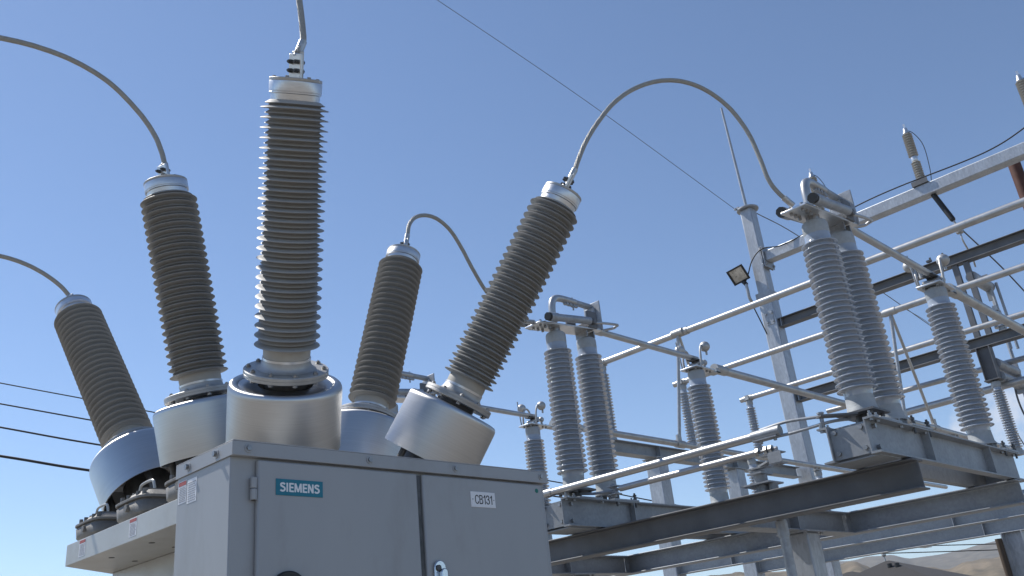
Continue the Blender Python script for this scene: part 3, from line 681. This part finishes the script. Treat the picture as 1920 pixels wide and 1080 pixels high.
# ------------------------------------------------------------------ bus tubes
def bus_post(x, y, z0, z1, label, group, R=.095):
    root = empty('bus_insulator', (x, y, z0), label, 'insulator', group)
    i_ = post_insulator(root, 0, 0, z1-z0-.05, .062, R, 20, .07, 'porcelain_stack', .09, .08)
    m = MB(); m.bb((-.09, -.05, z1-z0-.048), (.09, .05, z1-z0-.036)); m.bb((-.075, -.04, z1-z0-.0355), (-.055, .04, z1-z0+.05)); m.bb((.055, -.04, z1-z0-.0355), (.075, .04, z1-z0+.05)); m.build('bus_clamp', 'alu_cast', root)
    return root
names = ['topmost of the three long aluminium bus tubes rising to the right edge', 'middle of the three long aluminium bus tubes rising to the right edge', 'lowest of the three long aluminium bus tubes, passing low in front of the mast']
for x, lb in zip(BUSX, names):
    rt = empty('bus_tube', (x, 4, BUSZ), lb, 'bus tube', 'bus tubes crossing the mast')
    m = MB(); m.cyl((x, YE+.18, BUSZ), (x, -6, BUSZ), .052, 20); child_at(m, 'tube', 'alu_pipe', rt)
    m = MB()
    for y in (YE, 7.2 if x < 12 else 4.85): m.cyl((x, y-.09, BUSZ), (x, y+.09, BUSZ), .062, 16); m.cut()
    child_at(m, 'coupling', 'alu_cast', rt)
for x, lb in zip(BUSX, ('small bus post directly behind the second post of the middle switch', 'small bus post just left of the third post of the middle switch', 'small bus post standing alone left of the mast')):
    bus_post(x, YE, 4.9, BUSZ, lb, 'bus posts on the far beam')
# cross buses leaving the jaws along x
XL = [22, 26, 22]
cross = ['thick aluminium tube leaving the nearest switch jaw towards the right edge', 'aluminium tube running from the middle switch jaw behind the nearest switch posts', 'aluminium tube running from the far switch jaw behind the middle switch']
for y, xe, lb in zip(YP, XL, cross):
    rt = empty('bus_tube', (12, y, 4.53), lb, 'bus tube')
    m = MB(); m.cyl((8.62, y, 4.52), (xe, y, 4.50), .046, 20); child_at(m, 'tube', 'alu_pipe', rt)
    m = MB(); m.cyl((8.56, y, 4.52), (8.78, y, 4.52), .056, 18); m.bb((8.30, y-.05, 4.4525), (8.6, y+.05, 4.470)); m.bb((8.52, y-.05, 4.455), (8.60, y+.05, 4.51)); child_at(m, 'end_clamp', 'alu_cast', rt)
# droppers between cross buses and bus tubes
def dropper(y, x, yb, x2, lb):
    rt = empty('bus_dropper', (x, y, 4.53), lb, 'dropper')
    m = MB(); m.cyl((x-.04, y, 4.55), (x, yb, BUSZ-.03), .026, 14); child_at(m, 'vertical_tube', 'galv', rt)
    m = MB(); m.cyl((x2, y, 4.55), (x+.02, yb, BUSZ-.03), .024, 14); child_at(m, 'brace_tube', 'alu_pipe', rt)
    m = MB()
    for xx in (x-.04, x2): m.cyl((xx-.10, y, 4.515), (xx+.10, y, 4.515), .060, 16); m.cyl((xx, y, 4.54), (xx, y, 4.66), .042, 14); m.cut()
    m.cyl((x, yb-.1, BUSZ), (x, yb+.1, BUSZ), .060, 16); child_at(m, 'clamp', 'alu_cast', rt)
dropper(7.57, 11.46, 7.28, 12.45, 'thin braced tube dropping from the topmost bus tube left of the middle switch jaw')
dropper(5.05, 13.85, 4.85, 14.96, 'thin braced tube dropping from the middle bus tube between nearest switch posts')
tp = MB(); tp.cyl((13.9, 5.3, 6.5), (13.75, 5.3, 4.4), .03, 12)
for z in (5.1, 5.5): tp.bb((13.75, 5.25, z), (13.86, 5.36, z+.09))
thing_mesh(tp, 'earth_rod', 'galv', 'thin vertical galvanised rod close behind the second post of the nearest switch', 'rod')
# posts standing on the low rows under the cross buses
bus_post(13.45, 7.57, 3.3, 4.5, 'low bus post under a tube, right of the middle switch jaw post', 'posts under the cross tubes', .10)
bus_post(15.75, 7.57, 3.3, 4.47, 'low bus post clamp under the far cross tube just right of the mast foot', 'posts under the cross tubes', .10)
bus_post(15.75, 5.05, 3.3, 4.47, 'low bus post between the nearest switch posts, under the middle cross tube', 'posts under the cross tubes', .10)
lb2 = beam((13.2, 7.57, 3.2), (20, 7.57, 3.2), .19, .16, 'galv', 'short low galvanised beam under the small posts left of the mast foot', name='steel_beam')
beam((15.3, 5.05, 3.2), (20, 5.05, 3.2), .19, .16, 'galv', 'low galvanised beam hidden behind the nearest switch base', name='steel_beam')

# ------------------------------------------------------------------ mast and its frame
MX, MY = 17.8, 8.78; MW = .335; MU = .285
mast = empty('steel_mast', (MX, MY, 0), 'tall square galvanised mast with round cap plate right of centre', 'mast')
m = MB(); m.bb((MX-MW/2, MY-MW/2, 0), (MX+MW/2, MY+MW/2, 8.80)); child_at(m, 'shaft', 'galv_new', mast, .02)
m = MB(); m.bb((MX-MU/2, MY-MU/2, 8.805), (MX+MU/2, MY+MU/2, 11.05)); child_at(m, 'upper_shaft', 'galv_new', mast, .02)
m = MB(); m.lathe([(.10, 11.051), (.25, 11.051), (.258, 11.06), (.258, 11.085), (.25, 11.093), (.10, 11.093)], 28); 
for i, p in enumerate(m.v): m.v[i] = (p[0]+MX, p[1]+MY, p[2])
child_at(m, 'cap_plate', 'galv', mast)
m = MB(); q = MW/2+.022
m.bb((MX-q, MY-q, 8.72), (MX+q, MY+q, 8.90)); child_at(m, 'splice_collar', 'galv', mast, .006)
m = MB(); m.bb((MX-MW/2-.012, MY-.12, 8.10), (MX-MW/2-.001, MY+.08, 8.42))
for z in (8.16, 8.36):
    for y in (-.10, .04): m.hex((MX-MW/2-.012, MY+y, z), (MX-MW/2-.04, MY+y, z), .022)
child_at(m, 'splice_plate', 'galv', mast)
lr = MB(); lr.cyl((MX-.03, MY, 11.093), (MX-.16, MY, 13.9), .036, 12, .026); thing_mesh(lr, 'lightning_rod', 'galv', 'thin pointed rod standing on the mast cap', 'rod')
def sqbeam(y0, y1, z, h, lb):
    rt = empty('square_beam', (MX, (y0+y1)/2, z), lb, 'beam')
    m = MB(); m.bb((MX-.135, y1, z-h/2), (MX+.135, y0, z+h/2)); child_at(m, 'tube', 'galv_new', rt, .018)
    m = MB(); m.bb((MX-.21, y0+.001, z-h/2-.14), (MX+.21, y0+.021, z+h/2+.12)); m.bb((MX-.21, y0+.045, z-h/2-.14), (MX+.21, y0+.065, z+h/2+.12))
    for x in (-.17, .17):
        for zz in (-h/2-.07, h/2+.06): m.hex((MX+x, y0-.03, z+zz), (MX+x, y0+.085, z+zz), .03)
    child_at(m, 'end_flange', 'galv', rt)
sqbeam(MY-MU/2-.09, -8, 9.725, .25, 'pale square galvanised crossbeam rising from the mast to the upper right edge')
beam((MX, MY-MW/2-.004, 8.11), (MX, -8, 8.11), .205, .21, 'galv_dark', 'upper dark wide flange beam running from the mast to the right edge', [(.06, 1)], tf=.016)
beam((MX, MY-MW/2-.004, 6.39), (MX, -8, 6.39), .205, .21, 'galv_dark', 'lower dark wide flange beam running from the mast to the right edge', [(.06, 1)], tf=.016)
tb = MB(); tb.cyl((18.6, 8.4, 6.12), (18.6, -6, 6.02), .055, 14); thing_mesh(tb, 'bus_tube', 'alu_pipe', 'thin tube running just below the lower dark beam behind the nearest switch', 'bus tube')

# floodlight on a bent conduit
fl = empty('floodlight', (MX-.25, MY+.25, 8.3), 'black square floodlight on a bent conduit at the mast', 'floodlight')
fc = at(1386, 514, 0, 17.45)
aim = (V((-.83, .05, -.55))).normalized()
up_ = (V((0, 0, 1))-aim*aim.z).normalized(); sd = aim.cross(up_)
roll = Quaternion(aim, math.radians(4)); up_ = roll @ up_; sd = roll @ sd
mt = Matrix((sd, up_, aim)).transposed().to_4x4(); mt.translation = fc
m = MB(mt); a, b = .22, .19
for (p, z) in (((a, b), .05),): 
    vs = [(-a, -b, .05), (a, -b, .05), (a, b, .05), (-a, b, .05), (-a*.55, -b*.55, -.14), (a*.55, -b*.55, -.14), (a*.55, b*.55, -.14), (-a*.55, b*.55, -.14)]
    m.add(vs, [(7, 6, 5, 4), (0, 4, 5, 1), (1, 5, 6, 2), (2, 6, 7, 3), (3, 7, 4, 0)])
m.box((0, b-.018, .066), (2*a, .036, .032)); m.box((0, -b+.018, .066), (2*a, .036, .032)); m.box((a-.018, 0, .066), (.036, 2*b-.073, .032)); m.box((-a+.018, 0, .066), (.036, 2*b-.073, .032))
child_at(m, 'housing', 'black', fl)
m = MB(mt); m.box((0, 0, .055), (2*a-.075, 2*b-.075, .008)); child_at(m, 'lens', 'reflector', fl)
m = MB(); k0 = mt @ V((.07, -b-.01, -.02)); kn = at(1399, 533, 0, 17.45)
m.cyl(mt @ V((.05, -b+.03, -.03)), kn, .05, 12); child_at(m, 'knuckle', 'black', fl)
m = MB(); m.tube(smooth([kn, at(1402, 545, 0, 17.45), at(1406, 560, 0, 17.48), at(1416, 574, 0, 17.64)], 6), .035, 12); child_at(m, 'conduit_arm', 'galv', fl)

# surge arresters on the crossbeam
def make_arrester():
    rt = empty('surge_arrester', (0, 0, 0), '', 'arrester', 'arresters standing on the square crossbeam')
    m = MB(); m.bb((-.22, -.20, .0), (.22, .20, .022)); m.bb((-.22, -.20, .022), (-.20, .20, .12)); m.bb((.20, -.20, .022), (.22, .20, .12)); m.bb((-.1, -.1, .0225), (.1, .1, .07)); m.build('bracket', 'galv_dark', rt)
    def stk(z0, z1, n, R):
        p = [(.07, z0)]; pt = (z1-z0)/n
        for i in range(n):
            z = z0+pt*(i+.4); p += [(.072, z-.02), (R-.006, z-.012), (R, z-.004), (.085, z+.02), (.072, z+pt*.5)]
        p.append((.07, z1)); return p
    m = MB(); m.lathe(stk(.07, .68, 10, .118), 28); m.build('lower_stack', 'composite_pole', rt, sharp=50)
    m = MB(); m.lathe([(.075, .68), (.085, .70), (.085, .80), (.075, .82)], 24); m.build('middle_fitting', 'alu_cap', rt)
    m = MB(); m.lathe(stk(.82, 1.45, 10, .125), 28); m.build('upper_stack', 'composite_pole', rt, sharp=50)
    m = MB(); m.lathe([(.09, 1.45), (.09, 1.47), (.06, 1.53), (.055, 1.60), (.02, 1.61)], 20); m.box((0, 0, 1.66), (.03, .05, .12)); m.build('line_terminal', 'alu_cap', rt)
    m = MB(); m.tube(smooth([(0, 0, 1.56), (.02, -.16, 1.40), (.02, -.30, 1.0), (.02, -.28, .4), (.02, -.22, .05)], 7), .010, 6); m.build('lead_wire', 'thinwire', rt)
    return rt
ar = make_arrester()
for i, (y, lb) in enumerate(((7.08, 'surge arrester whose tip peeks out above the nearest switch hinge'), (4.89, 'grey surge arrester standing in full view on the square crossbeam'), (2.62, 'surge arrester cut off by the right edge of the picture'))):
    o = ar if i == 0 else copy_tree(ar); o.location = (MX, y, 9.8505); o.scale = (.80, .80, .88); o['label'] = lb
# hanging polymer link and its wires below the crossbeam
hl = empty('suspension_link', (MX, 4.75, 9.48), 'black polymer suspension insulator hanging slantwise below the square crossbeam', 'insulator')
pa, pb, pc = at(1751, 366, 0, MX), at(1786, 411, 0, MX), at(1798, 429, 0, MX)
m = MB(); m.cyl(pa, pb, .055, 14); m.sphere(pa, .055, 12); m.sphere(pb, .055, 12); child_at(m, 'polymer_rod', 'black', hl)
m = MB(); m.cyl(V((MX, pa.y+.06, 9.599)), pa, .022, 8); m.cyl(pb, pc, .022, 8); m.box(tuple(pc), (.10, .13, .18)); m.hex(pc+V((-.09, 0, .04)), pc+V((.09, 0, .04)), .04); m.hex(pc+V((-.09, 0, -.05)), pc+V((.09, 0, -.05)), .04); child_at(m, 'end_fitting', 'alu_cast', hl)

# vertical switch cluster hanging on the dark beams at the right edge
vc = empty('hanging_switch', (MX, 4.7, 6.1), 'cluster of vertical bars, thick tubes and hanging post between the dark beams', 'switch')
m = MB()
for y in (4.78, 4.57): m.bb((MX-.06, y-.05, 6.495), (MX+.04, y+.05, 8.004)); m.cut()
child_at(m, 'upright_bar', 'galv_dark', vc)
m = MB(); m.cyl((MX+.02, 4.56, 7.70), (MX+1.0, 4.56, 7.70), .11, 18); m.bb((MX+.9, 4.50, 7.4), (MX+.94, 4.62, 7.95)); child_at(m, 'upper_arm', 'galv', vc)
m = MB(); m.ibeam((MX-.02, 4.74, 5.66), (MX-.02, 4.74, 6.284), .24, .22, .014, .012, side=(1, 0, 0), up=(0, 1, 0)); m.bb((MX-.14, 4.60, 5.64), (MX+.10, 4.88, 5.6595)); child_at(m, 'hanger_post', 'galv_dark', vc)
for z in (5.98, 5.72):
    m = MB(); m.cyl((MX+.1, 4.66, z), (MX+1.25, 4.66, z), .10, 18); child_at(m, 'thick_tube', 'galv', vc)
m = MB(); m.bb((MX+1.2, 4.58, 5.55), (MX+1.28, 4.74, 6.15)); m.cut(); m.cyl((MX+1.24, 4.62, 7.9), (MX+1.24, 4.62, 5.4), .035, 10); m.cut(); m.cyl((MX+.85, 4.5, 7.75), (MX+.85, 4.5, 6.35), .028, 10); m.cut(); m.cyl((MX+1.0, 4.42, 7.75), (MX+1.0, 4.42, 6.35), .028, 10); child_at(m, 'link_rod', 'galv', vc)
m = MB(); m.cyl((MX+1.3, 4.35, 5.9), (MX+1.3, 4.28, 5.4), .05, 10); m.cut(); m.cyl((MX+1.3, 4.22, 5.95), (MX+1.3, 4.02, 5.75), .05, 10); child_at(m, 'black_fuse', 'black', vc)
pi = MB(); i_ = post_insulator(vc, -.02, -1.86, -.48, .065, .105, 24, .085, 'hanging_post', .10, .12, y=.03)
tb = MB(); tb.cyl((18.1, 7.0, 5.55), (18.1, -5, 5.70), .07, 14); thing_mesh(tb, 'bus_tube', 'alu_pipe', 'thick tube at the right edge at the height of the hanging post', 'bus tube')
bi = MB(); post = None
for y, lb in ((5.2, 'left of two small dark clamps sticking up from the upper dark beam'), (4.95, 'right of two small dark clamps sticking up from the upper dark beam')):
    m = MB(); m.cyl((MX-.05, y, 8.2135), (MX-.05, y, 8.25), .02, 8); m.box((MX-.05, y, 8.27), (.06, .10, .04)); m.box((MX-.05, y-.03, 8.31), (.03, .03, .05))
    thing_mesh(m, 'beam_clamp', 'dark_hw', lb, 'clamp', 'clamps on the upper dark beam')
p = at(1872, 590, 0, 20.5)
sp = bus_post(17.9, 4.35, 6.495, 6.97, 'stubby insulator with bright fins on the lower dark beam at the right', None, .12)
lp = MB(); lp.cyl((16.0, 1.2, 3.35), (16.0, 4.55, 3.35), .10, 16); thing_mesh(lp, 'bus_tube', 'galv', 'thick grey tube end at the right edge beside the nearest switch base', 'bus tube')
bp_ = at(1901, 306, 0, 24.0); 
rp = MB(); rp.cyl((24.0, bp_.y, 0), (24.0, bp_.y, bp_.z), .17, 24, .15); thing_mesh(rp, 'brown_pole', 'rust', 'rusty brown steel pole rising at the right edge behind the square crossbeam', 'pole')

# ------------------------------------------------------------------ conductors
def cable(pts, r, mat, label, cat, name, group=None, n=12, lobes=0, ends=()):
    m = MB(); sp_ = smooth(pts, n); m.tube(sp_, r, 48 if lobes else (16 if r > .008 else 8), True, lobes, 70)
    o = m.build(name, mat); tag(o, label, cat, group)
    for a, b, rr in ends:
        e = MB(); e.cyl(a, b, rr, 16); e.build('compression_sleeve', 'lug', o)
    return o
def jumper(key, pix, plane, label, endp=None, n0=0):
    base, top, ax = BUSH[key]
    s0 = top+ax*.125; pts = [s0]
    P0, NN = plane
    for q in pix: pts.append(on_plane(q[0], q[1], P0, NN))
    if endp is not None: pts.append(V(endp))
    k = smooth(pts, 20)
    e = [(k[0]-ax*.02, k[20], .021)]
    if endp is not None: e.append((k[-13], k[-1], .022))
    return cable(pts, .0155, 'cable', label, 'cable', 'jumper_cable', 'jumper cables on the bushings', 20, 11, e)
b0, t0, a0 = BUSH[0, -1]; jumper((0, -1), [(568, 78), (567, 50), (563, 15), (556, -30), (540, -90), (515, -170), (440, -330), (330, -480)], (t0+a0*.13, V((.25, 1, 0)).normalized()), 'short thick cable rising from the nearest bushing out of the top of the picture')
b0, t0, a0 = BUSH[1, -1]; jumper((1, -1), [(309, 310), (302, 282), (288, 250), (258, 208), (205, 155), (140, 115), (70, 88), (0, 71), (-80, 58), (-250, 45), (-480, 60), (-760, 120)], (t0+a0*.13, V((.1, 1, 0)).normalized()), 'cable arching from the second bushing on the left to the left edge')
b0, t0, a0 = BUSH[2, -1]; jumper((2, -1), [(130, 555), (112, 535), (82, 513), (45, 494), (0, 480), (-80, 466), (-230, 452), (-430, 462), (-700, 510)], (t0+a0*.13, V((.1, 1, 0)).normalized()), 'low cable from the leftmost bushing to the left edge')
def vplane(p, q): d = V(q)-V(p); n = V((-d.y, d.x, 0)).normalized(); return (V(p), n)
te = V((5.62, YP[0], 4.50)); b0, t0, a0 = BUSH[0, 1]
jumper((0, 1), [(1078, 318), (1085, 298), (1099, 265), (1122, 228), (1152, 192), (1190, 166), (1235, 152), (1280, 153), (1325, 170), (1368, 203), (1402, 248), (1424, 295), (1440, 335), (1458, 360)], vplane(t0+a0*.13, te), 'longest cable looping high from the right leaning bushing to the nearest switch', te)
te = V((5.62, YP[1], 4.50)); b0, t0, a0 = BUSH[1, 1]
jumper((1, 1), [(764, 440), (768, 420), (780, 407), (800, 404), (822, 412), (845, 433), (866, 466), (885, 502), (910, 544), (940, 580), (972, 600)], vplane(t0+a0*.13, te), 'smaller looping cable from the bushing in the gap to the middle switch', te)
# shield wire over the mast, draped control cable, thin tie wires
mc = V((MX-.21, MY+.20, 11.11))
cable([at(700, -78, 0, 9.0), at(820, 0, 0, 10.5), at(1100, 190, 0, 14.2), mc], .0065, 'thinwire', 'thin guy wire coming from the top of the picture to the mast cap', 'wire', 'guy_wire', None, 6)
hk = MB(); hk.tube([mc, mc+V((.10, -.08, -.02))], .020, 8); hk.sphere(mc, .035, 10); hk.box(tuple(mc+V((.06, -.05, .02))), (.08, .06, .06)); thing_mesh(hk, 'wire_clamp', 'galv', 'small wire clamp at the edge of the mast cap', 'clamp')
cable([V((MX+.13, MY-.12, 10.98)), at(1493, 440, 0, 20.5), at(1640, 538, 0, 24.5), at(1755, 618, 0, 29)], .012, 'thinwire', 'thin guy wire continuing down from the mast cap behind the nearest switch', 'wire', 'guy_wire', None, 6)
cable([at(1690, 575, 0, 24), at(1740, 605, 0, 27), at(1775, 640, 0, 30)], .008, 'thinwire', 'second faint wire behind the third post of the nearest switch', 'wire', 'guy_wire', None, 6)
cable([pc+V((0, -.05, -.05)), at(1850, 474, 0, MX+.4), at(1885, 508, 0, MX+.8), at(1930, 556, 0, MX+1.2)], .014, 'thinwire', 'dark wire falling from the suspension link to the right edge', 'wire', 'tie_wire', None, 8)
cable([pc+V((0, 0, -.08)), at(1806, 452, 0, MX), at(1822, 480, 0, MX+.3), at(1829, 500, 0, MX+.5)], .017, 'alu_pipe', 'short pale wire curving from the suspension link to the hanging switch', 'wire', 'tie_wire', None, 8)
cable([(MX-.22, MY+.1, 7.9), at(1400, 545, 0, 17.55), at(1404, 510, 0, 17.55), at(1412, 485, 0, 17.55), at(1430, 466, 0, 17.55), at(1465, 460, 0, 17.6), (MX-.1, 7.4, 9.88), (MX-.1, 6.2, 10.0), (MX-.1, 5.3, 10.02), (MX-.1, 4.0, 9.97), (MX-.1, 3.4, 9.99), (MX-.1, 2.9, 10.10), (MX-.1, 2.3, 10.32)], .014, 'line', 'thin black cable draped along the top of the square crossbeam', 'cable', 'control_cable', None, 8)
cable([at(1898, 700, 0, 19), at(1906, 740, 0, 19), at(1918, 772, 0, 19), at(1935, 800, 0, 19)], .018, 'thinwire', 'thick grey wire hanging at the right edge below the hanging switch', 'wire', 'tie_wire', None, 6)
cable([at(1880, 760, 0, 18.5), at(1900, 800, 0, 18.5), at(1930, 850, 0, 18.5)], .010, 'thinwire', 'thin wire beside the hanging post at the right edge', 'wire', 'tie_wire', None, 6)
# four dark line wires crossing far behind the breaker
for k, (pts, r, lb) in enumerate((([(-300, 660), (0, 718), (165, 749), (310, 777), (640, 836), (1050, 905), (1240, 942), (1500, 985)], .016, 'highest and thinnest of the dark line wires at the left'),
                            ([(-300, 703), (0, 757), (183, 790), (640, 872), (1050, 932), (1500, 1000)], .020, 'second dark line wire from the top at the left'),
                            ([(-300, 747), (0, 801), (198, 836), (640, 905), (1100, 970)], .025, 'third dark line wire from the top at the left'),
                            ([(-300, 812), (0, 855), (190, 885), (640, 942), (1050, 985)], .037, 'lowest and thickest dark line wire, ending at the leftmost pot'))):
    cable([on_plane(x, y, EYE+FW*24, FW) for x, y in pts], r, 'line', lb, 'wire', 'line_wire', 'dark line wires behind the breaker', 8)
for k, (pts, lb) in enumerate((([(1560, 1027), (1700, 1024), (1862, 1020), (1960, 1016)], 'upper thin utility wire above the house roof'), ([(1560, 1040), (1680, 1037), (1868, 1031), (1960, 1027)], 'lower thin utility wire above the house roof'))):
    cable([on_plane(x, y, EYE+FW*45, FW) for x, y in pts], .024, 'line', lb, 'wire', 'utility_wire', 'utility wires over the roof', 6)

# ------------------------------------------------------------------ house beyond the yard
def hip_roof(pk_l, pk_r, d, w, drop, label, low):
    a = at(*pk_l, 0, d); b = at(*pk_r, 0, d) if pk_r else a+V((0, -.4, 0))
    z = a.z; rt = empty('house', (a.x, a.y, 0), label, 'house')
    e = z-drop; x0, x1 = a.x-w, a.x+w; y0, y1 = a.y+w*1.05, b.y-w*1.05
    m = MB(); m.add([(a.x, a.y, z), (b.x, b.y, z), (x0, y0, e), (x0, y1, e), (x1, y1, e), (x1, y0, e), (x0, y0, e-.25), (x0, y1, e-.25), (x1, y1, e-.25), (x1, y0, e-.25)],
                    [(0, 1, 3, 2)[::-1], (1, 4, 3)[::-1], (1, 0, 5, 4)[::-1], (0, 2, 5)[::-1], (2, 3, 7, 6), (3, 4, 8, 7), (4, 5, 9, 8), (5, 2, 6, 9), (6, 7, 8, 9)])
    ro = child_at(m, 'roof', 'shingle', rt)
    m = MB(); m.bb((x0+.4, y1+.4, 0), (x1-.4, y0-.4, e-.2505)); child_at(m, 'wall', 'stucco', rt)
    if low: return rt
    m = MB()
    for px, py in ((1669, 1063), (1683, 1062)):
        t = min((k/200 for k in range(120)), key=lambda t: abs(at(px, py, 0, a.x-w*t).z-(z-drop*t)))
        c = at(px, py, 0, a.x-w*t); m.cyl(c+V((0, 0, -.15)), c+V((0, 0, .22)), .16, 12); m.cut()
    child_at(m, 'roof_vent', 'black', ro)
    m = MB(); m.cyl((a.x, a.y, z-.1), (a.x, a.y, z+.4), .06, 8); m.sphere((a.x, a.y, z+.42), .16, 10); child_at(m, 'roof_finial', 'alu_cast', ro)
    return rt
hip_roof((1660, 1052), (1667, 1050), 62, 8.5, 3.6, 'dark shingled hip roof of the house beyond the yard at the bottom right', False)
hip_roof((1588, 1073), None, 60, 4.0, 1.5, 'lower dark hip roof just left of the bigger roof', True)

# ------------------------------------------------------------------ light, sky, camera
SUN = V((-.15, .59, .79)).normalized()
sl = bpy.data.lights.new('sun', 'SUN'); sl.energy = 4.2; sl.angle = math.radians(.53); sl.color = (1, .965, .91)
so = bpy.data.objects.new('sun', sl); C.objects.link(so); so.rotation_mode = 'QUATERNION'; so.rotation_quaternion = SUN.to_track_quat('Z', 'Y')
w = bpy.data.worlds.new('World'); bpy.context.scene.world = w; w.use_nodes = True; nt = w.node_tree
bg = nt.nodes['Background']; sky = nt.nodes.new('ShaderNodeTexSky'); sky.sky_type = 'NISHITA'; sky.sun_disc = False
sky.sun_elevation = math.asin(SUN.z); sky.sun_rotation = math.atan2(SUN.x, SUN.y)
sky.altitude = 1400; sky.air_density = 1.0; sky.dust_density = .2; sky.ozone_density = 3.0
tc = nt.nodes.new('ShaderNodeTexCoord'); sx = nt.nodes.new('ShaderNodeSeparateXYZ'); nt.links.new(tc.outputs['Generated'], sx.inputs[0])
cd = ray(1810, 815).normalized(); cd2 = ray(1905, 770).normalized()
def blob(d, w0, h0):      # soft low cloud bank centred on a bearing
    sub = nt.nodes.new('ShaderNodeVectorMath'); sub.operation = 'SUBTRACT'; sub.inputs[1].default_value = d; nt.links.new(tc.outputs['Generated'], sub.inputs[0])
    mp = nt.nodes.new('ShaderNodeVectorMath'); mp.operation = 'MULTIPLY'; mp.inputs[1].default_value = (1/w0, 1/w0, 1/h0); nt.links.new(sub.outputs[0], mp.inputs[0])
    ln = nt.nodes.new('ShaderNodeVectorMath'); ln.operation = 'LENGTH'; nt.links.new(mp.outputs[0], ln.inputs[0]); return ln.outputs['Value']
mn = nt.nodes.new('ShaderNodeMath'); mn.operation = 'MINIMUM'; nt.links.new(blob(cd, .085, .028), mn.inputs[0]); nt.links.new(blob(cd2, .04, .03), mn.inputs[1])
nz = N(nt, 'ShaderNodeTexNoise', Scale=34.0, Detail=7.0, Roughness=.6); nt.links.new(tc.outputs['Generated'], nz.inputs['Vector'])
ad = nt.nodes.new('ShaderNodeMath'); ad.operation = 'MULTIPLY_ADD'; ad.inputs[1].default_value = 3.2; ad.inputs[2].default_value = -1.1; nt.links.new(nz.outputs['Fac'], ad.inputs[0])
sb = nt.nodes.new('ShaderNodeMath'); sb.operation = 'SUBTRACT'; nt.links.new(ad.outputs[0], sb.inputs[0]); nt.links.new(mn.outputs[0], sb.inputs[1])
cm = N(nt, 'ShaderNodeMapRange'); cm.inputs['From Min'].default_value = -.55; cm.inputs['From Max'].default_value = .45; cm.inputs['To Max'].default_value = .62; nt.links.new(sb.outputs[0], cm.inputs['Value'])
mx = N(nt, 'ShaderNodeMix', data_type='RGBA'); nt.links.new(cm.outputs[0], mx.inputs[0]); nt.links.new(sky.outputs[0], mx.inputs[6]); mx.inputs[7].default_value = (5.6, 5.7, 6.1, 1)
nt.links.new(mx.outputs[2], bg.inputs['Color']); bg.inputs['Strength'].default_value = .125
sc = bpy.context.scene
sc.view_settings.view_transform = 'Standard'; sc.view_settings.look = 'None'; sc.view_settings.exposure = .3; sc.view_settings.gamma = 1
cam = bpy.data.cameras.new('camera'); co = bpy.data.objects.new('camera', cam); C.objects.link(co)
cam.sensor_width = 36; cam.lens = FPX/1920*36; cam.clip_start = .05; cam.clip_end = 40000
mw = Matrix((RT, UP, -FW)).transposed().to_4x4(); mw.translation = EYE; co.matrix_world = mw
sc.camera = co
sc.cycles.volume_step_rate = 1; sc.cycles.max_bounces = 8
